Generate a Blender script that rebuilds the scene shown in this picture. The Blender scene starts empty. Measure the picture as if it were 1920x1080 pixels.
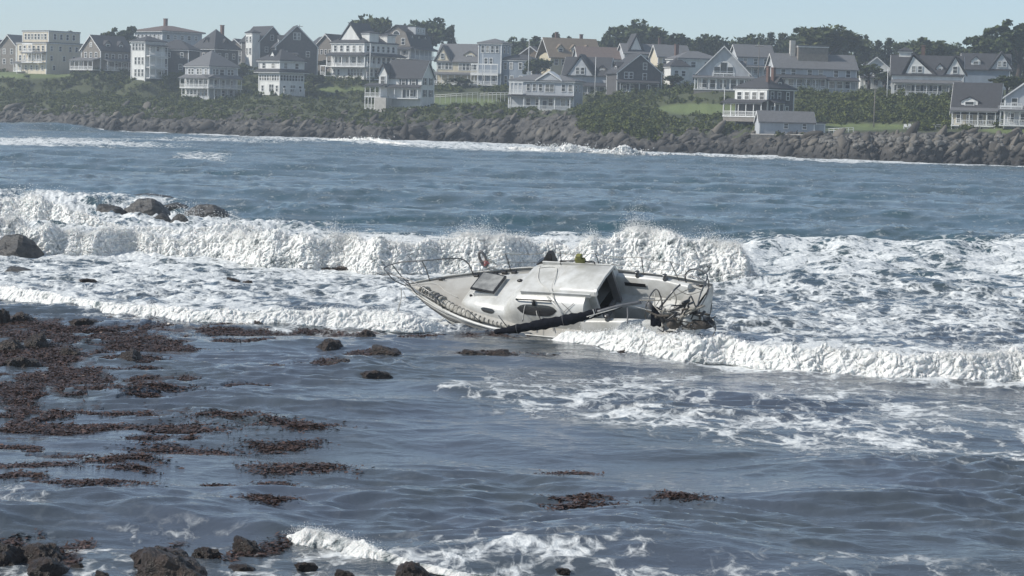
import bpy, bmesh, math, random
import numpy as np
from mathutils import Vector, Matrix

# ------------------------------------------------------------------ camera, sky, sun, exposure
SC = bpy.context.scene
COL = SC.collection
CAM_H, FPX, PITCH, ROLL = 6.8, 4100.0, math.radians(4.51), math.radians(1.5)
cam_d = bpy.data.cameras.new('camera')
cam = bpy.data.objects.new('camera', cam_d)
COL.objects.link(cam)
CR = Matrix.Rotation(math.pi / 2 - PITCH, 3, 'X') @ Matrix.Rotation(ROLL, 3, 'Z')
cam.matrix_world = Matrix.Translation((0, 0, CAM_H)) @ CR.to_4x4()
cam_d.sensor_width = 36.0
cam_d.lens = 36.0 * FPX / 1920.0
cam_d.clip_start, cam_d.clip_end = 0.5, 6000.0
SC.camera = cam

SUN_AZ, SUN_EL = math.radians(-101), math.radians(38)      # azimuth from +Y, clockwise positive
SUN_DIR = Vector((math.sin(SUN_AZ) * math.cos(SUN_EL), math.cos(SUN_AZ) * math.cos(SUN_EL), math.sin(SUN_EL)))
world = bpy.data.worlds.new('World')
SC.world = world
world.use_nodes = True
wn = world.node_tree
wn.nodes.clear()
wo = wn.nodes.new('ShaderNodeOutputWorld')
wb = wn.nodes.new('ShaderNodeBackground')
ws = wn.nodes.new('ShaderNodeTexSky')
ws.sky_type = 'NISHITA'
ws.sun_disc = False
ws.sun_elevation = SUN_EL
ws.sun_rotation = SUN_AZ % (2 * math.pi)
ws.altitude = 1000
ws.air_density, ws.dust_density, ws.ozone_density = 0.85, 0.4, 2.5
wb.inputs['Strength'].default_value = 0.125
wmix = wn.nodes.new('ShaderNodeMix')          # a thin veil of high haze whitens the blue
wmix.data_type = 'RGBA'
wmix.inputs[0].default_value = 0.30
wmix.inputs[7].default_value = (4.1, 4.7, 5.0, 1)
wn.links.new(ws.outputs[0], wmix.inputs[6])
wn.links.new(wmix.outputs[2], wb.inputs['Color'])
wn.links.new(wb.outputs[0], wo.inputs['Surface'])

sun_d = bpy.data.lights.new('sun', 'SUN')
sun_d.energy, sun_d.angle, sun_d.color = 4.4, math.radians(0.5), (1.0, 0.955, 0.88)
sun = bpy.data.objects.new('sun', sun_d)
sun.rotation_euler = SUN_DIR.to_track_quat('Z', 'Y').to_euler()
sun.location = (-60, 0, 60)
COL.objects.link(sun)
SC.view_settings.view_transform = 'Standard'
SC.view_settings.look = 'None'
SC.view_settings.exposure = 0.1
SC.view_settings.gamma = 1.0
SC.view_settings.use_curve_mapping = False
SC.cycles.max_bounces = 6
SC.cycles.volume_bounces = 0
SC.cycles.use_denoising = True

RNG = np.random.default_rng(11)
random.seed(5)

# ------------------------------------------------------------------ picture geometry -> places
def ray(px, py):
    return CR @ Vector(((px - 960.0) / FPX, -(py - 540.0) / FPX, -1.0))

def on_plane(px, py, z=0.0):
    d = ray(px, py)
    t = (z - CAM_H) / d.z
    return Vector((d.x * t, d.y * t, z))

def at(px, py, Y):
    d = ray(px, py)
    t = Y / d.y
    return Vector((d.x * t, Y, CAM_H + d.z * t))

CRN = np.array(CR)
def project(X, Y, Z):
    """where a place lands in the photograph (arrays)"""
    Z = Z - CAM_H
    cx = CRN[0, 0] * X + CRN[1, 0] * Y + CRN[2, 0] * Z
    cy = CRN[0, 1] * X + CRN[1, 1] * Y + CRN[2, 1] * Z
    cz = CRN[0, 2] * X + CRN[1, 2] * Y + CRN[2, 2] * Z
    return 960 + FPX * cx / -cz, 540 - FPX * cy / -cz

# ------------------------------------------------------------------ numpy noise
_p = np.random.default_rng(3).permutation(256).astype(np.int32)
_p = np.concatenate([_p, _p, _p])
_ga = np.random.default_rng(4).uniform(0, 2 * np.pi, 256)
_gx, _gy = np.cos(_ga).astype(np.float32), np.sin(_ga).astype(np.float32)
_g3 = np.random.default_rng(5).normal(size=(256, 3)).astype(np.float32)
_g3 /= np.linalg.norm(_g3, axis=1)[:, None]

def gn2(x, y, seed=0):
    x = np.asarray(x, np.float32) + np.float32(seed * 17.31)
    y = np.asarray(y, np.float32) + np.float32(seed * 9.73)
    xi = np.floor(x).astype(np.int32); yi = np.floor(y).astype(np.int32)
    fx = x - xi; fy = y - yi
    xi &= 255; yi &= 255
    u = fx * fx * fx * (fx * (fx * 6 - 15) + 10); v = fy * fy * fy * (fy * (fy * 6 - 15) + 10)
    def g(ix, iy, dx, dy):
        h = _p[_p[ix & 255] + (iy & 255)]
        return _gx[h] * dx + _gy[h] * dy
    a = g(xi, yi, fx, fy); b = g(xi + 1, yi, fx - 1, fy)
    c = g(xi, yi + 1, fx, fy - 1); d = g(xi + 1, yi + 1, fx - 1, fy - 1)
    return 1.5 * ((a + (b - a) * u) * (1 - v) + (c + (d - c) * u) * v)

def fbm2(x, y, octs=4, seed=0, gain=0.5, lac=2.03):
    s, a = 0.0, 1.0
    for k in range(octs):
        s = s + a * gn2(x * lac ** k, y * lac ** k, seed + k * 3)
        a *= gain
    return s

def gn3(x, y, z, seed=0):
    P = [np.asarray(v, np.float32) + np.float32(seed * s) for v, s in ((x, 11.7), (y, 5.3), (z, 7.9))]
    I = [np.floor(v).astype(np.int32) for v in P]
    F = [v - i for v, i in zip(P, I)]
    U = [f * f * f * (f * (f * 6 - 15) + 10) for f in F]
    r = 0.0
    for i in (0, 1):
        for j in (0, 1):
            for k in (0, 1):
                h = _p[_p[_p[(I[0] + i) & 255] + ((I[1] + j) & 255)] + ((I[2] + k) & 255)]
                dot = _g3[h, 0] * (F[0] - i) + _g3[h, 1] * (F[1] - j) + _g3[h, 2] * (F[2] - k)
                w = (U[0] if i else 1 - U[0]) * (U[1] if j else 1 - U[1]) * (U[2] if k else 1 - U[2])
                r = r + dot * w
    return 1.5 * r

def sstep(a, b, x):
    t = np.clip((x - a) / (b - a), 0, 1)
    return t * t * (3 - 2 * t)

# ------------------------------------------------------------------ materials
def newmat(name):
    m = bpy.data.materials.new(name)
    m.use_nodes = True
    nt = m.node_tree
    return m, nt, nt.nodes['Principled BSDF']

def N(nt, typ, **kw):
    n = nt.nodes.new(typ)
    for k, v in kw.items():
        setattr(n, k, v)
    return n

def noise_node(nt, vec, scale, detail=4, rough=0.55):
    n = N(nt, 'ShaderNodeTexNoise')
    n.inputs['Scale'].default_value = scale
    n.inputs['Detail'].default_value = detail
    n.inputs['Roughness'].default_value = rough
    if vec is not None:
        nt.links.new(vec, n.inputs['Vector'])
    return n

def mixc(nt, fac, a, b):
    n = N(nt, 'ShaderNodeMix', data_type='RGBA')
    for s, v in (('Factor', fac), ('A', a), ('B', b)):
        sock = [i for i in n.inputs if i.name == s and (i.type == 'RGBA' if s != 'Factor' else i.type == 'VALUE')][0]
        if isinstance(v, (tuple, list)):
            sock.default_value = (*v[:3], 1)
        elif isinstance(v, (int, float)):
            sock.default_value = v
        else:
            nt.links.new(v, sock)
    return [o for o in n.outputs if o.type == 'RGBA'][0]

def math_node(nt, op, a, b=None, c=None, clamp=False):
    n = N(nt, 'ShaderNodeMath', operation=op, use_clamp=clamp)
    for i, v in enumerate((a, b, c)):
        if v is None:
            continue
        if isinstance(v, (int, float)):
            n.inputs[i].default_value = v
        else:
            nt.links.new(v, n.inputs[i])
    return n.outputs[0]

def maprange(nt, v, a, b, c=0.0, d=1.0):
    n = N(nt, 'ShaderNodeMapRange', interpolation_type='SMOOTHSTEP')
    nt.links.new(v, n.inputs['Value'])
    for i, s in zip((1, 2, 3, 4), (a, b, c, d)):
        if isinstance(s, (int, float)):
            n.inputs[i].default_value = s
        else:
            nt.links.new(s, n.inputs[i])
    return n.outputs[0]

def pmat(name, col, rough=0.6, var=0.25, scale=3.0, bump=0.0, metal=0.0, col2=None, stretch=None, spec=None, bscale=None):
    """plain painted / natural surface: base colour with a blotchy variation and an optional bump"""
    m, nt, bs = newmat(name)
    tc = N(nt, 'ShaderNodeTexCoord')
    vec = tc.outputs['Object']
    if stretch:
        mp = N(nt, 'ShaderNodeMapping')
        mp.inputs['Scale'].default_value = stretch
        nt.links.new(vec, mp.inputs['Vector']); vec = mp.outputs[0]
    n = noise_node(nt, vec, scale, 6, 0.65)
    f = maprange(nt, n.outputs[0], 0.3, 0.7)
    c2 = col2 or tuple(c * (1 - var) for c in col)
    nt.links.new(mixc(nt, f, col, c2), bs.inputs['Base Color'])
    bs.inputs['Roughness'].default_value = rough
    bs.inputs['Metallic'].default_value = metal
    if spec is not None:
        bs.inputs['Specular IOR Level'].default_value = spec
    if bump:
        n2 = noise_node(nt, vec, bscale or scale * 2.5, 6, 0.6)
        b = N(nt, 'ShaderNodeBump')
        b.inputs['Strength'].default_value = bump
        b.inputs['Distance'].default_value = 0.1
        nt.links.new(n2.outputs[0], b.inputs['Height'])
        nt.links.new(b.outputs[0], bs.inputs['Normal'])
    return m

# ------------------------------------------------------------------ objects
def tag(o, label=None, cat=None, group=None, kind=None):
    for k, v in (('label', label), ('category', cat), ('group', group), ('kind', kind)):
        if v:
            o[k] = v
    return o

def link(o, parent=None):
    COL.objects.link(o)
    if parent is not None:
        o.parent = parent
    return o

def empty(name, loc, rz=0.0):
    o = bpy.data.objects.new(name, None)
    o.empty_display_size = 0.3
    o.location = loc
    o.rotation_euler = (0, 0, rz)
    return link(o)

def mesh_np(name, V, F, mat=None, smooth=False):
    """V (n,3) array, F (m,4) or (m,3) int array"""
    me = bpy.data.meshes.new(name)
    V = np.ascontiguousarray(V, np.float32); F = np.ascontiguousarray(F, np.int32)
    k = F.shape[1]
    me.vertices.add(len(V)); me.loops.add(F.size); me.polygons.add(len(F))
    me.vertices.foreach_set('co', V.ravel())
    me.loops.foreach_set('vertex_index', F.ravel())
    me.polygons.foreach_set('loop_start', np.arange(0, F.size, k, dtype=np.int32))
    if smooth:
        me.polygons.foreach_set('use_smooth', np.ones(len(F), bool))
    me.update(calc_edges=True)
    if mat:
        me.materials.append(mat)
    return me

class MB:
    """collects boxes, bars, tubes and prisms, then links them as ONE mesh object"""
    def __init__(s):
        s.v, s.f, s.sm = [], [], []
    def add(s, verts, faces, smooth=False):
        o = len(s.v)
        s.v += [tuple(v) for v in verts]
        s.f += [tuple(i + o for i in f) for f in faces]
        s.sm += [smooth] * len(faces)
        return s
    def box(s, x0, x1, y0, y1, z0, z1):
        v = [(x, y, z) for z in (z0, z1) for y in (y0, y1) for x in (x0, x1)]
        return s.add(v, [(0, 2, 3, 1), (4, 5, 7, 6), (0, 1, 5, 4), (2, 6, 7, 3), (0, 4, 6, 2), (1, 3, 7, 5)])
    def prism(s, poly, axis, a, b):
        """extrude a polygon [(p,q)...] along axis from a to b; axis x: (p,q)=(y,z); y: (x,z); z: (x,y)"""
        n = len(poly)
        def P(p, q, t):
            return {'x': (t, p, q), 'y': (p, t, q), 'z': (p, q, t)}[axis]
        v = [P(p, q, a) for p, q in poly] + [P(p, q, b) for p, q in poly]
        f = [tuple(range(n - 1, -1, -1)), tuple(range(n, 2 * n))] + [(i, (i + 1) % n, n + (i + 1) % n, n + i) for i in range(n)]
        return s.add(v, f)
    def tube(s, pts, r, seg=8, caps=True):
        pts = [Vector(p) for p in pts]
        n = len(pts)
        rs = r if isinstance(r, (list, tuple)) else [r] * n
        vs, fs = [], []
        up = None
        for i, p in enumerate(pts):
            t = (pts[min(i + 1, n - 1)] - pts[max(i - 1, 0)]).normalized()
            if up is None:
                up = Vector((0, 0, 1)) if abs(t.z) < 0.9 else Vector((1, 0, 0))
            a = t.cross(up)
            if a.length < 1e-4:
                a = t.orthogonal()
            a.normalize(); b = a.cross(t).normalized(); up = b
            for k in range(seg):
                th = 2 * math.pi * k / seg
                vs.append(p + (a * math.cos(th) + b * math.sin(th)) * rs[i])
        for i in range(n - 1):
            for k in range(seg):
                k2 = (k + 1) % seg
                fs.append((i * seg + k, i * seg + k2, (i + 1) * seg + k2, (i + 1) * seg + k))
        if caps:
            fs.append(tuple(range(seg - 1, -1, -1)))
            fs.append(tuple((n - 1) * seg + k for k in range(seg)))
        return s.add(vs, fs, True)
    def loft(s, rings, closed=False, smooth=True, cap0=False, cap1=False):
        n = len(rings[0])
        vs = [p for r in rings for p in r]
        fs = []
        for i in range(len(rings) - 1):
            for k in range(n if closed else n - 1):
                k2 = (k + 1) % n
                fs.append((i * n + k, i * n + k2, (i + 1) * n + k2, (i + 1) * n + k))
        s.add(vs, fs, smooth)
        if cap0:
            s.add(rings[0], [tuple(range(n - 1, -1, -1))])
        if cap1:
            s.add(rings[-1], [tuple(range(n))])
        return s
    def mesh(s, name, mat):
        me = bpy.data.meshes.new(name)
        me.from_pydata(s.v, [], s.f)
        me.polygons.foreach_set('use_smooth', s.sm)
        me.materials.append(mat)
        me.update()
        return me
    def build(s, name, mat, parent=None, bevel=0.0, fix=False):
        me = s.mesh(name, mat)
        if fix:
            bm = bmesh.new(); bm.from_mesh(me)
            bmesh.ops.remove_doubles(bm, verts=bm.verts, dist=1e-4)
            bmesh.ops.recalc_face_normals(bm, faces=bm.faces)
            bm.to_mesh(me); bm.free()
        o = bpy.data.objects.new(name, me)
        link(o, parent)
        if bevel:
            b = o.modifiers.new('bevel', 'BEVEL')
            b.width = bevel; b.segments = 2; b.limit_method = 'ANGLE'; b.angle_limit = math.radians(40)
        return o

def spline(pts, n=8):
    """Catmull-Rom through points"""
    P = [Vector(p) for p in pts]
    P = [P[0] * 2 - P[1]] + P + [P[-1] * 2 - P[-2]]
    out = []
    for i in range(1, len(P) - 2):
        for k in range(n):
            t = k / n
            a, b, c, d = P[i - 1:i + 3]
            out.append(0.5 * ((2 * b) + (c - a) * t + (2 * a - 5 * b + 4 * c - d) * t * t + (3 * b - a - 3 * c + d) * t ** 3))
    out.append(P[-2])
    return out

# ------------------------------------------------------------------ the far shoreline: distance (world Y) per photo column
SH_PX = np.array([-900, -400, 0, 330, 500, 700, 960, 1100, 1200, 1400, 1600, 1920, 2400, 3000], float)
SH_Y = np.array([735, 700, 622, 548, 528, 508, 505, 458, 442, 428, 402, 396, 350, 300], float)
# how much wider than elsewhere the rocky slope is
SH_X = np.interp(SH_PX, [-900, -400, 0, 330, 700, 960, 1200, 1400, 1600, 1920, 2400, 3000], [735, 700, 650, 628, 590, 547, 512, 473, 440, 402, 350, 300]) - SH_Y
SH_U = (SH_PX - 960) / FPX
def shore_y(u):
    return np.interp(u, SH_U, SH_Y) + 5 * gn2(u * 60, u * 0 + .5, 31) + 1.4 * gn2(u * 190, u * 0 + 3.5, 32)

def slope_d(u, d):
    """distance from the shore -> station of the slope profile"""
    e = np.interp(u, SH_U, SH_X)
    return np.where(d < 4, d, np.where(d < 26 + e, 4 + (d - 4) * 22 / (22 + e), d - e))
def slope_inv(u, s):
    e = np.interp(u, SH_U, SH_X)
    return np.where(s < 4, s, np.where(s < 26, 4 + (s - 4) * (22 + e) / 22, s + e))

# ------------------------------------------------------------------ sea
def ground_Y(px, py):
    """world Y of the water under photo points"""
    return np.array([on_plane(a, b).y for a, b in zip(np.atleast_1d(px), np.atleast_1d(py))])

def band(px, py, top, bot, soft=10):
    """1 between the curves top and bot (lists of photo points), soft edges"""
    t = np.interp(px, [p[0] for p in top], [p[1] for p in top])
    b = np.interp(px, [p[0] for p in bot], [p[1] for p in bot])
    return sstep(t - soft, t + soft, py) * (1 - sstep(b - soft, b + soft, py))

def hump(x, a, b, s):
    return sstep(a - s, a + s, x) * (1 - sstep(b - s, b + s, x))

FOAM_BASE_W1 = [(-400, 470), (0, 480), (250, 486), (400, 492), (500, 502), (620, 508), (700, 512), (900, 516), (1100, 523), (1290, 536), (1400, 541)]
FOAM_BASE_W2 = [(-400, 535), (0, 562), (200, 590), (400, 606), (560, 616), (700, 622), (860, 622)]
FOAM_BASE_W3 = [(1020, 640), (1150, 656), (1300, 682), (1500, 702), (1700, 716), (1920, 724), (2400, 745)]

def wave_height(X, Y, px, py):
    far = sstep(95, 140, Y)
    mid = sstep(52, 75, Y)
    # long swell rolling towards the camera
    ph = (Y + 0.30 * X + 6 * gn2(X / 45, Y / 45, 40)) * 2 * np.pi
    h = (0.32 * far) * np.sin(ph / 27) + (0.24 * far) * np.sin(ph / 15.5 + 1.3 + 1.5 * gn2(X / 30, Y / 30, 41))
    wx, wy = 0.5 * gn2(X / 5, Y / 5, 42), 0.5 * gn2(X / 5, Y / 5, 43)
    a = 0.085 * (1 - far) + 0.19 * far
    h = h + a * gn2(X / 7.5 + wx, Y / 4.6 + wy, 44)
    a = 0.095 * (1 - mid) + 0.14 * mid
    h = h + a * gn2(X / 3.4 + wx, Y / 2.0 + wy, 45)
    near = 1 - sstep(70, 200, Y)
    calm = .35 + 1.05 * sstep(-.25, .45, gn2(X / 8, Y / 7, 59)) + .3 * far
    h = h + calm * (0.062 * (1 - far) + 0.085 * far) * (1 - sstep(200, 400, Y)) * (1 - np.abs(gn2(X / 2.4 + wx * 2, Y / 1.05 + wy * 2, 46)) * 2)
    h = h + 0.034 * calm * near * (1 - np.abs(gn2(X / 1.1 + wx, Y / 0.5 + wy, 47)) * 2) * (.55 + .9 * np.clip(gn2(X / 6, Y / 5, 58) + .3, 0, 1))
    h = h + 0.022 * calm * near * gn2(X / 0.75, Y / 0.36, 48) + 0.008 * calm * near * gn2(X / 0.3, Y / 0.2, 64)
    # broad quiet lumps in the nearest water
    h = h + 0.10 * (1 - mid) * gn2(X / 9, Y / 3.6, 49)
    # the humped, half-broken water right of the breaker's end
    k = hump(px, 1380, 2600, 40) * band(px, py, [(1380, 455), (1920, 455)], [(1380, 545), (1920, 560)], 14)
    h = h + k * (0.42 * np.maximum(gn2(X / 4.2, Y / 5.0, 50) + .25, 0) + 0.16 * gn2(X / 1.6, Y / 1.6, 51))
    # the smooth wall of the breaking wave beyond the right end
    yb = np.interp(px, [1300, 1500, 1700, 1920, 2400], ground_Y([1300, 1500, 1700, 1920, 2400], [470, 476, 482, 486, 492]))
    s = Y - yb
    h = h + hump(px, 1430, 2600, 40) * 0.55 * np.exp(-(s / np.where(s < 0, 2.2, 6.0)) ** 2)
    # churned lumps behind and under the broken crest at the left
    k = (1 - sstep(520, 700, px)) * band(px, py, [(-400, 345), (0, 372), (240, 382), (440, 405), (700, 440)], FOAM_BASE_W1, 10)
    h = h + k * (.30 * np.abs(gn2(X / 1.6, Y / 2.2, 52)) + .22 * np.abs(gn2(X / .6, Y / .9, 53)) + .05 * gn2(X / .2, Y / .3, 54))
    # lumpy wash between the breakers
    k = band(px, py, FOAM_BASE_W1, FOAM_BASE_W2 + [(1400, 640), (1920, 680)], 8)
    h = h + k * (.13 * np.abs(gn2(X / 1.3, Y / 1.6, 55)) + .06 * np.abs(gn2(X / .5, Y / .6, 56)))
    # swells that are about to break
    for pts, H, w0, w1, x0, x1, sf in (
            (((-200, 243), (0, 243), (130, 246), (260, 252)), 2.0, 5, 18, -600, 170, 70),
            (((760, 730), (900, 742), (1010, 745), (1200, 752)), 0.14, 0.5, 1.6, 780, 1010, 90),
            (((0, 985), (200, 965), (400, 985), (600, 1005)), 0.15, 0.5, 1.8, -300, 560, 60),
            (((900, 860), (1300, 852), (1500, 848), (1700, 862)), 0.07, 0.5, 1.5, 1180, 1700, 90),
            (((1100, 985), (1250, 972), (1400, 985)), 0.06, 0.45, 1.3, 1150, 1400, 60),
            (((1500, 955), (1620, 945), (1800, 960)), 0.06, 0.45, 1.3, 1480, 1740, 60)):
        p = np.array(pts, float)
        yb = np.interp(px, p[:, 0], ground_Y(p[:, 0], p[:, 1])) + .25 * gn2(X / 2.0, Y * 0, 57)
        s = Y - yb
        h = h + hump(px, x0, x1, sf) * H * np.exp(-(s / np.where(s < 0, w0, w1)) ** 2)
    return h

def foam_density(X, Y, px, py):
    n1 = gn2(X / 3.0, Y / 6.0, 60)
    n2 = gn2(X / 1.1, Y / 2.4, 61)
    wob = 12 * n1 + 6 * n2
    q = py + wob
    f = np.zeros_like(X)
    mx = np.maximum
    # white water between the breaker and the small roller, left of and behind the boat
    f = mx(f, (0.48 + .28 * n1) * band(px, q, FOAM_BASE_W1, FOAM_BASE_W2 + [(1100, 605), (1400, 600)], 10) * (1 - sstep(1250, 1420, px)))
    f = mx(f, 0.74 * band(px, py, [(x, y - 26) for x, y in FOAM_BASE_W2], FOAM_BASE_W2, 8) * (1 - sstep(800, 880, px)))
    f = mx(f, 0.80 * band(px, py, [(x, y - 6) for x, y in FOAM_BASE_W1], [(x, y + 9) for x, y in FOAM_BASE_W1], 6) * (1 - sstep(1300, 1380, px)))
    # behind the breaker's crest and among the rocks at the left
    f = mx(f, (0.62 + .3 * n1) * band(px, q, [(-400, 330), (0, 372), (240, 385), (440, 410), (600, 440), (1400, 452), (1500, 452)], [(x, y) for x, y in FOAM_BASE_W1], 12) * (1 - sstep(1400, 1470, px)))
    # right: broken swell with open holes, then long streaks down to the front roller
    f = mx(f, (0.58 + .30 * n1) * hump(px, 1440, 3000, 30) * band(px, py, [(1400, 452), (1920, 458), (2400, 462)], [(1400, 520), (1920, 520)], 9))
    f = mx(f, (0.40 + .28 * n1) * sstep(1300, 1400, px) * band(px, q, [(1300, 515), (1920, 515)], [(1300, 622), (1500, 640), (1920, 676), (2400, 690)], 12))
    f = mx(f, 0.66 * band(px, py, [(x, y - 60) for x, y in FOAM_BASE_W3], [(x, y + 4) for x, y in FOAM_BASE_W3], 12) * sstep(1080, 1160, px))
    # in front of the front roller
    f = mx(f, (0.24 + .20 * n1) * sstep(800, 960, px + 60 * n2) * band(px, q, [(800, 690), (1000, 700), (1300, 700), (1920, 738)], [(800, 745), (1000, 785), (1200, 810), (1500, 850), (1920, 885)], 22))
    f = mx(f, (0.40 + .22 * n1) * hump(px, 1150, 3000, 60) * band(px, q, [(1100, 770), (1300, 778), (1600, 800), (1920, 835)], [(1100, 790), (1300, 812), (1600, 842), (1920, 866)], 14))
    f = mx(f, (0.30 + .22 * n1) * hump(px, 800, 1180, 50) * band(px, q, [(800, 715), (1200, 730)], [(800, 745), (1200, 770)], 12))
    # the nearest shallows
    f = mx(f, (0.16 + .22 * n1) * band(px, q, [(0, 1000), (500, 1000), (1000, 1030), (1400, 1040), (1920, 1060)], [(0, 1500), (1920, 1500)], 24))
    f = mx(f, (0.30 + .15 * n1) * hump(px, 540, 1000, 40) * band(px, q, [(500, 990), (700, 1035), (950, 1065)], [(500, 1150), (950, 1150)], 16))
    f = mx(f, 0.22 * (1 - sstep(40, 140, px)) * band(px, q, [(0, 925), (140, 940)], [(0, 965), (140, 965)], 12))
    # far water: surf along the shore, the breaking swell at the left, a drifting foam line, a few caps
    u = X / Y
    d = shore_y(u) - Y
    f = mx(f, 0.9 * (1 - sstep(5, 17, d + 9 * gn2(u * 160, Y / 25, 62))) * (1 - 0.25 * sstep(1300, 1420, px)))
    f = mx(f, 0.52 * (1 - sstep(15, 32, d + 12 * gn2(u * 90, Y / 30, 63))))
    f = mx(f, 0.60 * band(px, py + 2 * n1, [(600, 262), (900, 272), (1150, 280), (1340, 286), (1500, 292)], [(600, 266), (900, 284), (1150, 292), (1340, 293), (1500, 294)], 4))
    f = mx(f, 0.85 * (1 - sstep(200, 260, px)) * band(px, py, [(0, 226), (130, 232), (260, 244)], [(0, 240), (130, 238), (260, 248)], 2.5))
    f = mx(f, 0.62 * (1 - sstep(180, 420, px)) * band(px, py + n1 * 2, [(0, 262), (200, 268), (420, 276)], [(0, 274), (200, 277), (420, 282)], 3))
    f = mx(f, 0.40 * hump(px, 330, 430, 20) * band(px, py, [(300, 288), (450, 292)], [(300, 300), (450, 302)], 3))
    f = mx(f, np.where(Y > 110, 0.055, 0.02))
    return np.clip(f, 0, 1)

_wr = np.random.default_rng(9)
WEED = [(float(a), float(b), float(w), float(h), float(s)) for a, b, w, h, s in zip(_wr.beta(1, 2.2, 70) * 520 - 30, 598 + _wr.beta(1.2, 1.9, 70) * 300, _wr.uniform(25, 95, 70), _wr.uniform(3, 7, 70), _wr.uniform(.42, .72, 70))] + [  # (px, py, half width, half height, strength) of floating seaweed, photo points
    (60, 622, 130, 26, .7), (230, 640, 120, 22, .62), (60, 668, 140, 26, .75), (290, 655, 100, 14, .65), (330, 618, 110, 9, .6),
    (120, 712, 130, 14, .6), (30, 735, 80, 24, .6), (310, 712, 70, 8, .6), (640, 625, 110, 8, .6), (470, 625, 120, 8, .6),
    (60, 775, 90, 14, .6), (90, 805, 130, 16, .62), (220, 775, 50, 5, .5), (600, 685, 70, 10, .7), (530, 690, 40, 6, .5),
    (700, 662, 60, 9, .7), (860, 632, 160, 7, .5), (900, 662, 60, 7, .7), (1000, 668, 60, 6, .4), (25, 840, 60, 7, .7),
    (150, 640, 300, 60, .35), (60, 730, 260, 70, .3), (60, 1035, 130, 40, .35), (420, 1030, 150, 30, .3)]

def weed_density(X, Y, px, py):
    n = gn2(X / 0.9, Y / 1.6, 70) * .5 + gn2(X / 0.35, Y / 0.8, 71) * .35
    w = np.zeros_like(X)
    for a, b, hw, hh, s in WEED:
        r = np.sqrt(((px - a) / hw) ** 2 + ((py - b) / hh) ** 2)
        w = np.maximum(w, s * (1 - sstep(.55, 1.15, r)))
    return np.clip(w + (w > .02) * n * .8, 0, 1)

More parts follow.
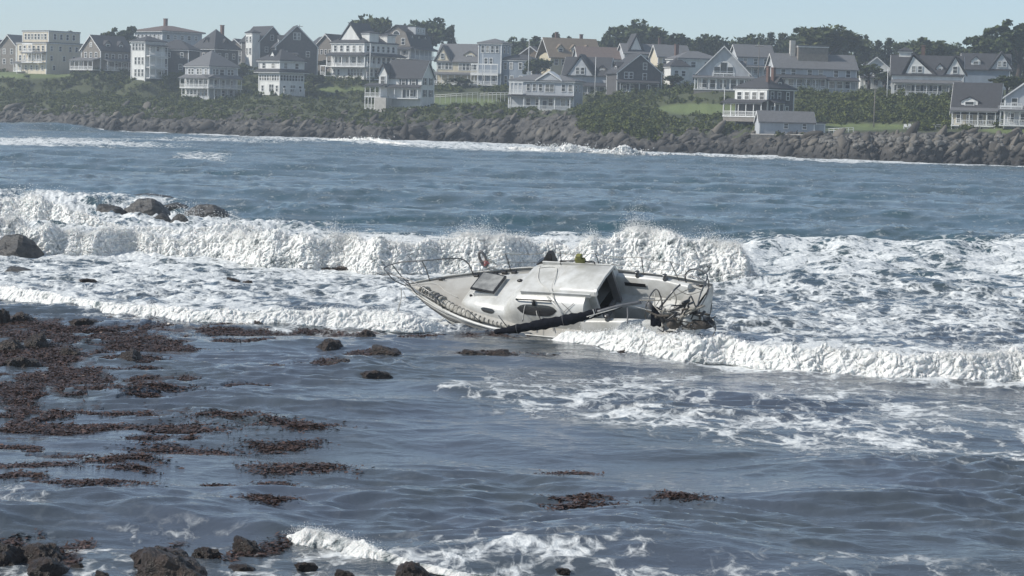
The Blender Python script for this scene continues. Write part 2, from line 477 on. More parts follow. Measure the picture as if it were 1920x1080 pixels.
def build_sea():
    rows = list(np.arange(14, 28, .5)) + list(np.arange(28, 60, .085)) + list(np.arange(60, 116, .11))
    y = 116.0
    st = .13
    while y < 760:
        rows.append(y); st = min(st * 1.02, .0052 * y); y += st
    Yr = np.array(rows, np.float32)
    uc = np.linspace(-.25, .25, 1120)
    uo = .25 + .30 * np.linspace(0, 1, 46)[1:] ** 1.3
    U = np.concatenate([-uo[::-1], uc, uo]).astype(np.float32)
    Y, UU = np.meshgrid(Yr, U, indexing='ij')
    X = UU * Y
    shp = X.shape
    X, Y = X.ravel(), Y.ravel()
    px, py = project(X, Y, np.zeros_like(X))
    Z = wave_height(X, Y, px, py)
    foam = foam_density(X, Y, px, py)
    weed = weed_density(X, Y, px, py)
    near = 1 - sstep(120, 180, Y)
    # froth stands a little proud and lumpy; weed damps the ripples
    Z = np.where(weed > .3, Z * .55, Z)
    Z = Z + near * sstep(.5, .8, foam) * (.05 * np.abs(gn2(X / .5, Y / .5, 66)) + .03 * np.abs(gn2(X / .2, Y / .22, 67)))
    # scooped hollow where the boat lies keeps the sheet out of the cockpit
    V = np.stack([X, Y, Z], 1)
    nr, nc = shp
    i = np.arange(nr * nc).reshape(shp)
    F = np.stack([i[:-1, :-1], i[:-1, 1:], i[1:, 1:], i[1:, :-1]], -1).reshape(-1, 4)
    m, nt, bs = newmat('sea_water')
    geo = N(nt, 'ShaderNodeNewGeometry')
    pos = geo.outputs['Position']
    def mapped(s):
        mp = N(nt, 'ShaderNodeMapping'); mp.inputs['Scale'].default_value = s
        nt.links.new(pos, mp.inputs['Vector']); return mp.outputs[0]
    fa = N(nt, 'ShaderNodeAttribute', attribute_name='foam').outputs['Fac']
    wa = N(nt, 'ShaderNodeAttribute', attribute_name='weed').outputs['Fac']
    # lacy foam
    warp = noise_node(nt, mapped((1, .6, 0)), 1.1, 3)
    wv = N(nt, 'ShaderNodeVectorMath', operation='MULTIPLY_ADD')
    nt.links.new(warp.outputs['Color'], wv.inputs[0]); wv.inputs[1].default_value = (.55, .55, 0)
    nt.links.new(mapped((.75, .55, 0)), wv.inputs[2])
    nA = noise_node(nt, wv.outputs[0], 1.15, 10, .74)
    lace = 0.0
    for sc_, wt in ((1.5, .34), (3.9, .26), (9.0, .14)):
        vor = N(nt, 'ShaderNodeTexVoronoi', feature='DISTANCE_TO_EDGE')
        vor.inputs['Scale'].default_value = sc_
        nt.links.new(wv.outputs[0], vor.inputs['Vector'])
        lace = math_node(nt, 'ADD', lace, maprange(nt, vor.outputs['Distance'], 0.0, 0.30, wt * .55, -wt * .45))
    nsum = math_node(nt, 'ADD', maprange(nt, nA.outputs[0], .22, .78), lace)
    thr = math_node(nt, 'SUBTRACT', 1.0, fa)
    lo = math_node(nt, 'SUBTRACT', thr, .24); hi = math_node(nt, 'ADD', thr, .30)
    ff = maprange(nt, nsum, lo, hi)
    ff = math_node(nt, 'MULTIPLY', ff, maprange(nt, fa, .0, .14))
    # water body colour: slate blue over sand, greener and darker offshore
    sep = N(nt, 'ShaderNodeSeparateXYZ'); nt.links.new(pos, sep.inputs[0])
    off = maprange(nt, sep.outputs['Y'], 55, 130)
    wc = mixc(nt, off, (.066, .081, .108), (.027, .070, .088))
    nW = noise_node(nt, mapped((.22, .12, 0)), 1.0, 3)
    wc = mixc(nt, maprange(nt, nW.outputs[0], .35, .65, 0, .45), wc, (.040, .050, .040))
    nB = noise_node(nt, mapped((3.0, 5.0, 0)), 1.6, 6, .7)
    wf = maprange(nt, math_node(nt, 'ADD', wa, math_node(nt, 'MULTIPLY', math_node(nt, 'SUBTRACT', nB.outputs[0], .5), 1.3)), .30, .75)
    weedc = mixc(nt, nB.outputs[0], (.028, .018, .014), (.105, .064, .046))
    wc = mixc(nt, wf, wc, weedc)
    nF = noise_node(nt, mapped((2.2, 1.6, 0)), 2.2, 6, .7)
    fc = mixc(nt, maprange(nt, nF.outputs[0], .35, .65), (.50, .53, .545), (.80, .81, .79))
    nt.links.new(mixc(nt, ff, wc, fc), bs.inputs['Base Color'])
    rg = math_node(nt, 'ADD', .045, math_node(nt, 'MULTIPLY', ff, .7))
    rg = math_node(nt, 'ADD', rg, math_node(nt, 'MULTIPLY', wf, .22), clamp=True)
    rg = math_node(nt, 'ADD', rg, maprange(nt, sep.outputs['Y'], 80, 400, 0, .14), clamp=True)
    nt.links.new(rg, bs.inputs['Roughness'])
    bs.inputs['IOR'].default_value = 1.333
    # ripples too small for the mesh
    r1 = noise_node(nt, mapped((1.0, 1.5, 0)), 2.6, 5, .6)
    r2 = noise_node(nt, mapped((.25, .5, 0)), 1.0, 4, .6)
    hh = math_node(nt, 'ADD', r1.outputs[0], math_node(nt, 'MULTIPLY', r2.outputs[0], maprange(nt, sep.outputs['Y'], 90, 300, .3, 2.6)))
    hh = math_node(nt, 'ADD', hh, math_node(nt, 'MULTIPLY', math_node(nt, 'MULTIPLY', nF.outputs[0], ff), 2.2))
    hh = math_node(nt, 'ADD', hh, math_node(nt, 'MULTIPLY', math_node(nt, 'MULTIPLY', nB.outputs[0], wf), 2.0))
    bp = N(nt, 'ShaderNodeBump')
    bp.inputs['Strength'].default_value = .5
    bp.inputs['Distance'].default_value = .06
    nt.links.new(hh, bp.inputs['Height'])
    nt.links.new(bp.outputs[0], bs.inputs['Normal'])
    me = mesh_np('sea', V, F, m, True)
    for nm, arr in (('foam', foam), ('weed', weed)):
        a = me.attributes.new(nm, 'FLOAT', 'POINT')
        a.data.foreach_set('value', arr.astype(np.float32))
    o = link(bpy.data.objects.new('sea', me))
    tag(o, 'choppy grey-blue sea with white foam streaks', 'sea', kind='structure')
    return m
build_sea()

# ------------------------------------------------------------------ rolling white water
def foam_material():
    m, nt, bs = newmat('foam')
    geo = N(nt, 'ShaderNodeNewGeometry')
    att = N(nt, 'ShaderNodeAttribute', attribute_name='thin').outputs['Fac']
    n = noise_node(nt, geo.outputs['Position'], 2.2, 7, .7)
    fine = noise_node(nt, geo.outputs['Position'], 12.0, 6, .8)
    f = maprange(nt, math_node(nt, 'ADD', n.outputs[0], math_node(nt, 'MULTIPLY', att, .9)), .62, .86)
    col = mixc(nt, f, (.79, .79, .765), (.10, .135, .145))
    nt.links.new(col, bs.inputs['Base Color'])
    nt.links.new(math_node(nt, 'SUBTRACT', .9, math_node(nt, 'MULTIPLY', f, .75)), bs.inputs['Roughness'])
    bs.inputs['Specular IOR Level'].default_value = .3
    bs.inputs['Subsurface Weight'].default_value = .5
    bs.inputs['Subsurface Radius'].default_value = (.9, 1.0, 1.0)
    bs.inputs['Subsurface Scale'].default_value = .07
    hh = math_node(nt, 'ADD', n.outputs[0], math_node(nt, 'MULTIPLY', fine.outputs[0], .8))
    bp = N(nt, 'ShaderNodeBump')
    bp.inputs['Strength'].default_value = .7
    bp.inputs['Distance'].default_value = .10
    nt.links.new(hh, bp.inputs['Height'])
    nt.links.new(bp.outputs[0], bs.inputs['Normal'])
    return m
FOAM = foam_material()
SPRAY_P, SPRAY_R = [], []

def billow(x, y, z, seed, base, octs=4):
    s, a, f = 0.0, 1.0, 1.0 / base
    for k in range(octs):
        s = s + a * (2.6 * np.abs(gn3(x * f, y * f, z * f, seed + k)) - .8)
        a *= .52; f *= 2.1
    return s

def breaker(name, label, base, height, back, lump, seed, n_along=1400, n_cross=84, thin=None, spray=0, lean=.25, step=None):
    """a tumbling wall of foam: base = photo points of its foot, height = [(px, m)], back = [(px, m)] length of its back"""
    b = np.array(base, float); hgt = np.array(height, float); bk = np.array(back, float)
    px = np.linspace(b[0, 0], b[-1, 0], n_along)
    py = np.interp(px, b[:, 0], b[:, 1])
    by = np.interp(px, np.linspace(b[0, 0], b[-1, 0], 80), ground_Y(np.linspace(b[0, 0], b[-1, 0], 80), np.interp(np.linspace(b[0, 0], b[-1, 0], 80), b[:, 0], b[:, 1])))
    u = np.array([ray(a, c).x / ray(a, c).y for a, c in zip(px, py)])
    bx = u * by
    ends = np.minimum(sstep(0, .03, np.linspace(0, 1, n_along)), 1 - sstep(.96, 1, np.linspace(0, 1, n_along)))
    H = np.interp(px, hgt[:, 0], hgt[:, 1]) * (1 + .34 * gn2(bx / 3.4, by / 9, seed) + .20 * gn2(bx / .8, by / 5, seed + 1)) * (.15 + .85 * ends)
    B = np.interp(px, bk[:, 0], bk[:, 1])
    adv = 1.5 * gn2(bx / 5.5, by * 0, seed + 2) + .8 * gn2(bx / 1.9, by * 0, seed + 5) + .25 * gn2(bx / .6, by * 0, seed + 6)
    # cross profile: foot, bulging front, lip, sloping back
    prof = np.array([(0.05, -.12), (-.30, .02), (-.34, .12), (-.18, .30), (-.02, .50), (.14, .72), (.30, .90), (.52, 1.0), (.80, .97)])
    t = np.linspace(0, 1, n_cross)
    tf = np.array([0, .05, .13, .26, .40, .53, .64, .74, .82])
    ps = np.interp(t, tf, prof[:, 0]); pz = np.interp(t, tf, prof[:, 1])
    tb = np.clip((t - .82) / .18, 0, 1)
    S = ps[None, :] * H[:, None] * 1.0 + (tb[None, :] ** 1.2) * B[:, None]
    Zz = np.where(tb[None, :] > 0, H[:, None] * .96 * (1 - tb[None, :]) ** 1.6 - .12 * tb[None, :], pz[None, :] * H[:, None])
    X = np.repeat(bx[:, None], n_cross, 1)
    Y = by[:, None] + S + adv[:, None] * np.minimum(H, 1)[:, None]
    # displacement: out of the front (towards the viewer) and up
    k = np.minimum(1, np.clip(t / .06, 0, 1))[None, :] * (1 - .7 * tb)[None, :]
    L = lump * np.minimum(1, .35 + H[:, None] / 1.2)
    wq = .25 * gn3(X / .5, Y / .5, Zz / .5, seed + 31)
    d1 = .6 * billow(X + wq, Y, Zz * 1.15 + wq, seed + 11, .28, 4) + 1.1 * gn3(X / 1.2, Y / 1.2, Zz / .9, seed + 37) + 0.24 * gn3(X / .16, Y / .2, Zz / .16, seed + 38)
    d2 = billow(X + 7, Y, Zz + 3 + wq, seed + 17, .25, 4)
    front = 1 - sstep(.5, .85, t)[None, :]
    Y2 = Y - k * L * d1 * (.35 + .65 * front)
    Z2 = Zz + k * L * (.45 * d1 + .5 * d2) * (.45 + .55 * (1 - front))
    X2 = X + k * L * .6 * gn3(X / .35, Y / .4, Zz / .35, seed + 23)
    V = np.stack([X2, Y2, Z2], -1).reshape(-1, 3)
    i = np.arange(n_along * n_cross).reshape(n_along, n_cross)
    F = np.stack([i[:-1, :-1], i[1:, :-1], i[1:, 1:], i[:-1, 1:]], -1).reshape(-1, 4)
    me = mesh_np(name, V, F, FOAM, True)
    th = np.zeros((n_along, n_cross), np.float32)
    if thin is not None:
        th = thin(px[:, None], t[None, :], X, Y, Zz).astype(np.float32)
    th = np.maximum(th, (tb[None, :] * .42 + 0 * px[:, None]).astype(np.float32))
    a = me.attributes.new('thin', 'FLOAT', 'POINT'); a.data.foreach_set('value', th.ravel())
    o = link(bpy.data.objects.new(name, me))
    tag(o, label, 'wave', kind='structure')
    if spray:
        r = np.random.default_rng(seed)
        w = np.clip(H - .15, 0, None); w = w * (0.25 + np.clip(gn2(bx / 2.2, by * 0, seed + 3) + .3, 0, 1)); w /= w.sum()
        ii = r.choice(n_along, spray, p=w)
        jj = (r.beta(2.2, 2.0, spray) * .30 + .55) * n_cross
        jj = np.clip(jj.astype(int), 0, n_cross - 1)
        P = np.stack([X2[ii, jj], Y2[ii, jj], Z2[ii, jj]], 1)
        e = r.exponential(1, spray) * H[ii] * .075 * (.4 + 1.2 * np.clip(gn2(bx[ii] / 1.3, by[ii] * 0, seed + 8) + .4, 0, 1.2))
        P[:, 2] += e
        P[:, 1] += r.normal(0, .12, spray) - .1 * e; P[:, 0] += r.normal(0, .12, spray)
        SPRAY_P.append(P); SPRAY_R.append(r.uniform(.004, .0115, spray) * np.minimum(1, by[ii] / 75) * (1 + .8 * (r.random(spray) < .08)))
        # froth flung off all over the tumbling front
        nf = spray // 2
        ii = r.choice(n_along, nf, p=w); jj = np.clip((r.beta(1.4, 1.6, nf) * .75 + .04) * n_cross, 0, n_cross - 1).astype(int)
        P = np.stack([X2[ii, jj], Y2[ii, jj], Z2[ii, jj]], 1) + r.normal(0, 1, (nf, 3)) * np.array([.06, .12, .07])
        SPRAY_P.append(P); SPRAY_R.append(r.uniform(.006, .015, nf) * np.minimum(1, by[ii] / 75))
    return o

breaker('breaking_wave', 'tall tumbling breaker of white foam behind the stranded sailboat', FOAM_BASE_W1 + [(1445, 540)],
        [(-400, 1.5), (0, 1.55), (120, 1.4), (240, 1.25), (380, 1.35), (480, 1.5), (700, 1.45), (900, 1.5), (1150, 1.75), (1320, 1.95), (1420, 1.85), (1470, 1.6)],
        [(-400, 5), (300, 4), (500, 2.6), (1450, 2.6)], .17, 100, 2000, 130, spray=64000,
        thin=lambda px, t, X, Y, Z: np.maximum(.34 * sstep(1330, 1440, px) * (1 - sstep(.16, .42, t)), .06 + .30 * gn3(X / 1.5, Y / 3, Z / .8, 106) + .14 * gn3(X / .3, Y / 1, Z / .9, 107)))
breaker('breaking_wave', 'white surge of foam bursting over the rock ledge, farther left and behind the tall breaker', [(-400, 418), (0, 425), (100, 428), (200, 438), (330, 446), (470, 450), (560, 452)],
        [(-400, 1.3), (0, 1.45), (70, 1.75), (130, 1.2), (220, .5), (330, .45), (420, .9), (500, .55), (560, .1)], [(-400, 3), (300, 2), (560, 1.5)], .20, 230, 1100, 90, spray=16000)
breaker('breaking_wave', 'low roller of white foam between the seaweed and the breaker, left of the boat', FOAM_BASE_W2,
        [(-400, .45), (0, .42), (300, .42), (600, .52), (760, .45), (860, .2)], [(-400, 1.6), (860, 1.6)], .10, 140, 1600, 60, spray=3000, thin=lambda px, t, X, Y, Z: .05 + .28 * gn3(X / .9, Y / 2, Z / .4, 146) + .1 * gn3(X / .25, Y / .6, Z / .4, 147))
breaker('breaking_wave', 'foaming roller in front of the boat stern, running to the right edge', FOAM_BASE_W3,
        [(1020, .25), (1080, .48), (1180, .70), (1300, .80), (1500, .82), (1920, .78), (2400, .7)], [(1000, 1.4), (2400, 1.9)], .12, 170, 1600, 76, spray=14000, thin=lambda px, t, X, Y, Z: .04 + .28 * gn3(X / 1.1, Y / 2, Z / .5, 176) + .12 * gn3(X / .25, Y / .6, Z / .5, 177))
breaker('breaking_wave', 'small breaking ripple of foam nearest the camera', [(525, 1012), (560, 1024), (610, 1036), (700, 1056), (850, 1080), (1000, 1092)],
        [(525, .05), (570, .28), (620, .22), (720, .15), (850, .08), (1000, .03)], [(500, .7), (1000, .5)], .11, 200, 900, 60, spray=2500, thin=lambda px, t, X, Y, Z: .16 + .22 * gn2(X / .35, Y / .5, 205) + .10 * sstep(640, 900, px))

breaker('breaking_wave', 'white surf bursting against the rocks of the far headland', [(560, 262), (620, 264), (690, 268), (800, 276), (900, 279), (1000, 283), (1060, 289), (1180, 293), (1330, 296), (1420, 299)],
        [(560, .2), (620, .35), (690, 1.2), (760, .5), (900, .45), (1040, .7), (1065, 2.0), (1120, .8), (1170, 1.8), (1230, .5), (1300, .8), (1340, .3), (1420, .1)], [(560, 8), (1420, 8)], .38, 260, 1100, 40, step=1)

def splash(px, py, w, h, n, seed):
    """a burst of drops thrown up off a rock"""
    r = np.random.default_rng(seed)
    c = on_plane(px, py)
    s = FPX / c.y
    a = r.normal(0, .35, n); e = r.beta(1.1, 2.2, n)
    P = np.stack([c.x + a * w / s * (.35 + e), c.y + r.normal(0, .4, n), e * h / s], 1)
    SPRAY_P.append(P); SPRAY_R.append(r.uniform(.008, .024, n))
for a in ((45, 400, 60, 62, 900, 1), (95, 395, 60, 52, 800, 2), (290, 395, 40, 40, 350, 3), (350, 410, 60, 40, 500, 4), (410, 430, 60, 40, 600, 5), (220, 395, 60, 30, 300, 6), (1060, 290, 90, 24, 500, 7), (1165, 295, 70, 22, 300, 8), (690, 268, 60, 14, 300, 9)):
    splash(*a)

def build_spray():
    P = np.concatenate(SPRAY_P); R = np.concatenate(SPRAY_R)
    far = P[:, 1] > 200
    R = np.where(far, R * 6, R)
    oct_ = np.array([(1, 0, 0), (-1, 0, 0), (0, 1, 0), (0, -1, 0), (0, 0, 1), (0, 0, -1)], float)
    fo = np.array([(0, 2, 4), (2, 1, 4), (1, 3, 4), (3, 0, 4), (2, 0, 5), (1, 2, 5), (3, 1, 5), (0, 3, 5)])
    r = np.random.default_rng(1)
    sc = r.uniform(.6, 1.6, (len(P), 1, 3))
    V = (P[:, None, :] + oct_[None] * R[:, None, None] * sc).reshape(-1, 3)
    F = (np.arange(len(P))[:, None, None] * 6 + fo[None]).reshape(-1, 3)
    me = mesh_np('sea_spray', V, F, FOAM, True)
    a = me.attributes.new('thin', 'FLOAT', 'POINT'); a.data.foreach_set('value', np.zeros(len(V), np.float32))
    o = link(bpy.data.objects.new('sea_spray', me))
    tag(o, 'white drops of spray thrown up along the breaking waves', 'spray', kind='stuff')
build_spray()


# ------------------------------------------------------------------ far headland
TD = np.array([-30, 0, 3, 8, 16, 26, 40, 60, 90, 160, 520], float)
T_PX = np.array([-900, -300, 0, 150, 330, 480, 600, 720, 860, 960, 1060, 1150, 1260, 1350, 1450, 1560, 1700, 1850, 2000, 2600], float)
T_Z = np.array([
    [-4, -.4, 1.8, 4, 6, 8, 12, 16, 17, 18, 20],
    [-4, -.4, 1.8, 4, 7, 9.5, 13.5, 16.3, 17, 18, 20],
    [-4, -.4, 1.8, 4.2, 7, 10.5, 15, 16.4, 17, 18, 20],
    [-4, -.4, 1.6, 4, 7, 10.5, 15, 16.4, 17, 18, 20],
    [-4, -.4, 1.6, 3.8, 6.4, 8.8, 12.5, 15.2, 16.5, 18, 20],
    [-4, -.4, 1.6, 3.8, 7.2, 10.4, 12.6, 15, 16.5, 18, 20],
    [-4, -.4, 1.6, 3.6, 6.6, 10.2, 13, 15, 16.5, 18, 20],
    [-4, -.4, 1.5, 3.4, 6.0, 9.2, 12.4, 14.6, 16.3, 17.5, 20],
    [-4, -.4, 1.7, 4.4, 8.2, 9.8, 12.0, 14.2, 16, 17.5, 20],
    [-4, -.4, 2.0, 5.6, 7.8, 8.6, 11.6, 13.6, 15.5, 17, 20],
    [-4, -.4, 2.4, 6.6, 7.8, 8.8, 12.0, 14.0, 15.5, 17, 20],
    [-4, -.4, 2.0, 5.0, 8.2, 10.5, 12.6, 14.0, 15.5, 17, 20],
    [-4, -.4, 1.2, 3.0, 6.0, 8.6, 11.5, 13.6, 15.5, 17, 20],
    [-4, -.4, 1.4, 3.4, 6.2, 8.0, 11.6, 13.6, 15.5, 17, 20],
    [-4, -.4, 2.0, 4.4, 5.4, 6.8, 10.0, 13.2, 15.5, 17, 20],
    [-4, -.4, 2.8, 4.8, 5.2, 6.2, 9.2, 12.6, 15.2, 17, 20],
    [-4, -.4, 3.4, 5.4, 5.8, 6.6, 10.2, 13.0, 15.2, 17, 20],
    [-4, -.4, 3.6, 5.8, 6.1, 6.4, 9.0, 12.6, 15.2, 17, 20],
    [-4, -.4, 3.6, 5.8, 6.1, 6.6, 9.0, 12.6, 15.2, 17, 20],
    [-4, -.4, 3.6, 5.8, 6.1, 6.6, 9.0, 12.6, 15.2, 17, 20]], float)
TU = (T_PX - 960) / FPX

def terrain_base(X, Y):
    X = np.asarray(X, float); Y = np.asarray(Y, float)
    u = X / Y
    d = Y - shore_y(u)
    sh = u.shape
    dt = d
    d = slope_d(u, d)
    u1, d1 = u.ravel(), d.ravel()
    j = np.clip(np.searchsorted(TU, u1) - 1, 0, len(TU) - 2)
    t = np.clip((u1 - TU[j]) / (TU[j + 1] - TU[j]), 0, 1)
    k = np.clip(np.searchsorted(TD, d1) - 1, 0, len(TD) - 2)
    s = np.clip((d1 - TD[k]) / (TD[k + 1] - TD[k]), 0, 1)
    z = (T_Z[j, k] * (1 - t) + T_Z[j + 1, k] * t) * (1 - s) + (T_Z[j, k + 1] * (1 - t) + T_Z[j + 1, k + 1] * t) * s
    return z.reshape(sh), d

PADS = []   # (x, y, radius, z): ground levelled under each house, filled before the land is built

def terrain(X, Y, rough=True):
    z, d = terrain_base(X, Y)
    u = np.asarray(X) / np.asarray(Y)
    if rough:
        r = sstep(-6, 2, d) * (1 - sstep(12, 24, d)) * (1 - .75 * sstep(.125, .15, u))
        ang = X * .8 + Y * .25 + z * 1.1
        z = z + r * (1.3 * (np.abs(gn2(X / 5.5, Y / 5, 80)) - .3) + .9 * (np.abs(gn2(ang / 2.2, Y / 4, 81)) - .3) + .5 * gn2(X / 1.1, Y / 1.1, 82))
        z = z + sstep(10, 30, d) * .35 * gn2(X / 6, Y / 6, 83)
    for (x, y, rad, zz, up) in PADS:
        w = 1 - sstep(rad, rad * 1.7, np.hypot(X - x, Y - y))
        dist = np.hypot(X - x, Y - y)
        z = np.minimum(z, z * (1 - w) + zz * w)
        if not up:
            continue
        w = 1 - sstep(rad * 1.05, rad * 2.7, dist)
        z = np.maximum(z, z * (1 - w) + (zz - .3) * w)
    return z

def build_terrain():
    us = np.concatenate([np.linspace(-.55, -.25, 50, endpoint=False), np.linspace(-.25, .25, 620), np.linspace(.25, .55, 50)[1:]])
    ds = np.concatenate([np.linspace(-24, -4, 6, endpoint=False), np.arange(-4, 20, .5), np.arange(20, 110, .9), np.arange(110, 150, 2), np.linspace(150, 520, 20)])
    D, U = np.meshgrid(ds, us, indexing='ij')
    Y = shore_y(U) + D
    X = U * Y
    Z = terrain(X, Y)
    V = np.stack([X, Y, Z], -1).reshape(-1, 3)
    nr, nc = X.shape
    i = np.arange(nr * nc).reshape(nr, nc)
    F = np.stack([i[:-1, :-1], i[:-1, 1:], i[1:, 1:], i[1:, :-1]], -1).reshape(-1, 4)
    px, py = project(X, Y, Z)
    lawn = np.zeros_like(X)
    for a, b, c, e in ((840, 192, 110, 10), (1310, 205, 90, 12), (640, 168, 60, 6), (1600, 238, 130, 7), (60, 140, 90, 8), (1895, 243, 60, 8)):
        lawn = np.maximum(lawn, 1 - sstep(.7, 1.1, np.sqrt(((px - a) / c) ** 2 + ((py - b) / e) ** 2)))
    rock = 1 - sstep(8, 15, slope_d(U, D) + 6 * gn2(X / 6, Y / 6, 84))
    rock *= 1 - .9 * lawn
    m, nt, bs = newmat('headland')
    geo = N(nt, 'ShaderNodeNewGeometry')
    ra = N(nt, 'ShaderNodeAttribute', attribute_name='rock').outputs['Fac']
    la = N(nt, 'ShaderNodeAttribute', attribute_name='lawn').outputs['Fac']
    n1 = noise_node(nt, geo.outputs['Position'], .5, 7, .65)
    n2 = noise_node(nt, geo.outputs['Position'], 1.6, 6, .7)
    sep = N(nt, 'ShaderNodeSeparateXYZ'); nt.links.new(geo.outputs['Position'], sep.inputs[0])
    rockc = mixc(nt, maprange(nt, n1.outputs[0], .35, .65), (.030, .028, .026), (.115, .105, .092))
    rockc = mixc(nt, maprange(nt, math_node(nt, 'ADD', sep.outputs['Z'], math_node(nt, 'MULTIPLY', n2.outputs[0], 2.0)), 1.6, 3.4), (.028, .026, .024), rockc)
    grass = mixc(nt, n2.outputs[0], (.036, .050, .018), (.085, .090, .036))
    lawnc = mixc(nt, n1.outputs[0], (.10, .15, .045), (.15, .17, .065))
    c = mixc(nt, maprange(nt, ra, .3, .7), grass, rockc)
    c = mixc(nt, la, c, lawnc)
    nt.links.new(c, bs.inputs['Base Color'])
    bs.inputs['Roughness'].default_value = .85
    bp = N(nt, 'ShaderNodeBump'); bp.inputs['Strength'].default_value = .8; bp.inputs['Distance'].default_value = .6
    nt.links.new(n2.outputs[0], bp.inputs['Height']); nt.links.new(bp.outputs[0], bs.inputs['Normal'])
    me = mesh_np('headland', V, F, m, False)
    for nm, arr in (('rock', rock), ('lawn', lawn)):
        a = me.attributes.new(nm, 'FLOAT', 'POINT'); a.data.foreach_set('value', arr.ravel().astype(np.float32))
    o = link(bpy.data.objects.new('headland', me))
    tag(o, 'rocky headland with brush slopes and lawns', 'headland', kind='structure')

# ------------------------------------------------------------------ leaves
def leaf_mat(name, a, b):
    m, nt, bs = newmat(name)
    geo = N(nt, 'ShaderNodeNewGeometry')
    n = noise_node(nt, geo.outputs['Position'], .35, 4, .6)
    oi = N(nt, 'ShaderNodeObjectInfo')
    warm = tuple(c * k for c, k in zip(b, (1.25, 1.05, .75)))
    b = mixc(nt, oi.outputs['Random'], b, warm)
    f = math_node(nt, 'ADD', math_node(nt, 'MULTIPLY', geo.outputs['Random Per Island'], .55), math_node(nt, 'MULTIPLY', maprange(nt, n.outputs[0], .35, .65), .45))
    nt.links.new(mixc(nt, f, a, b), bs.inputs['Base Color'])
    bs.inputs['Roughness'].default_value = .75
    bs.inputs['Specular IOR Level'].default_value = .2
    return m
LEAF_BROAD = leaf_mat('broad_leaves', (.030, .048, .018), (.085, .105, .042))
LEAF_PINE = leaf_mat('pine_needles', (.022, .036, .018), (.055, .070, .034))
LEAF_BRUSH = leaf_mat('brush_leaves', (.030, .050, .016), (.115, .145, .048))
BARK = pmat('bark', (.075, .058, .045), .9, .4, 3)

def leaf_quads(C, size, r, up=0.3):
    """small quads of random tilt round the points C"""
    n = len(C)
    nrm = r.normal(size=(n, 3)); nrm[:, 2] += up * 2
    nrm /= np.linalg.norm(nrm, axis=1)[:, None]
    a = np.cross(nrm, r.normal(size=(n, 3))); a /= np.linalg.norm(a, axis=1)[:, None]
    b = np.cross(nrm, a)
    s = size * r.uniform(.6, 1.3, (n, 1))
    a, b = a * s, b * s * r.uniform(.5, .9, (n, 1))
    V = np.stack([C - a, C - b, C + a, C + b], 1).reshape(-1, 3)
    F = np.arange(4 * n).reshape(n, 4)
    return V, F

def crown_points(lobes, per, r):
    """points near the shells of leaf clumps set round the lobes (cx,cy,cz,rx,ry,rz)"""
    out = []
    for (cx, cy, cz, rx, ry, rz) in lobes:
        nc = max(6, int(16 * (rx * rz) / 6))
        for _ in range(nc):
            d = r.normal(size=3); d /= np.linalg.norm(d)
            if d[2] < -.5: d[2] *= -.6
            q = np.array([cx, cy, cz]) + d * np.array([rx, ry, rz]) * r.uniform(.60, 1.0)
            cr = r.uniform(.22, .42) * min(rx, rz)
            p = r.normal(size=(per, 3)); p /= np.linalg.norm(p, axis=1)[:, None]
            p *= r.uniform(.35, 1.0, (per, 1)) ** .6
            out.append(q + p * cr * np.array([1.15, 1.15, .85]))
    return np.concatenate(out)

def tree_meshes(kind, seed):
    r = np.random.default_rng(seed)
    tb = MB()
    if kind == 'broad':
        hgt = 10.0
        lobes = [(0, 0, 6.6, 3.2, 3.2, 2.9)] + [(r.uniform(-2.6, 2.6), r.uniform(-2.2, 2.2), r.uniform(4.6, 8.4), r.uniform(1.3, 2.3), r.uniform(1.3, 2.2), r.uniform(1.1, 1.8)) for _ in range(6)]
        P = crown_points(lobes, 40, r)
        V, F = leaf_quads(P, .34, r)
        tb.tube([(0, 0, -1), (.1, 0, 2), (.0, .1, 4), (.1, 0, 6.5)], [.42, .32, .24, .10], 7)
        for _ in range(6):
            a = r.uniform(0, 6.28); z = r.uniform(2.6, 5)
            tb.tube([(0, 0, z), (math.cos(a) * 1.2, math.sin(a) * 1.2, z + 1.1), (math.cos(a) * 2.4, math.sin(a) * 2.4, z + 2.2)], [.16, .10, .04], 5)
        return mesh_np('crown', V, F, LEAF_BROAD), tb.mesh('trunk', BARK)
    if kind == 'pine':
        pts = []
        for k in range(15):
            z = 3.2 + k * .48
            R = (2.5 * (1 - k / 17) + .25) * r.uniform(.65, 1.1)
            nb = r.integers(4, 7)
            a0 = r.uniform(0, 6.28)
            for b in range(nb):
                a = a0 + b * 6.28 / nb + r.uniform(-.3, .3)
                L = R * r.uniform(.65, 1.15)
                n = int(26 * L / 2 + 10)
                t = r.uniform(.25, 1, n) ** .8
                p = np.stack([np.cos(a) * L * t, np.sin(a) * L * t, z + .25 * t * L * .6 + 0 * t], 1) + r.normal(0, [.16, .16, .10], (n, 3)) * (1 + .4 * L)
                pts.append(p)
        V, F = leaf_quads(np.concatenate(pts), .24, r, .1)
        tb.tube([(0, 0, -1), (0, 0, 4), (.05, 0, 10.4)], [.28, .2, .04], 6)
        return mesh_np('crown', V, F, LEAF_PINE), tb.mesh('trunk', BARK)
TREE_M = {'broad': [tree_meshes('broad', s) for s in (1, 2, 3, 4)], 'pine': [tree_meshes('pine', s) for s in (11, 12, 13)]}

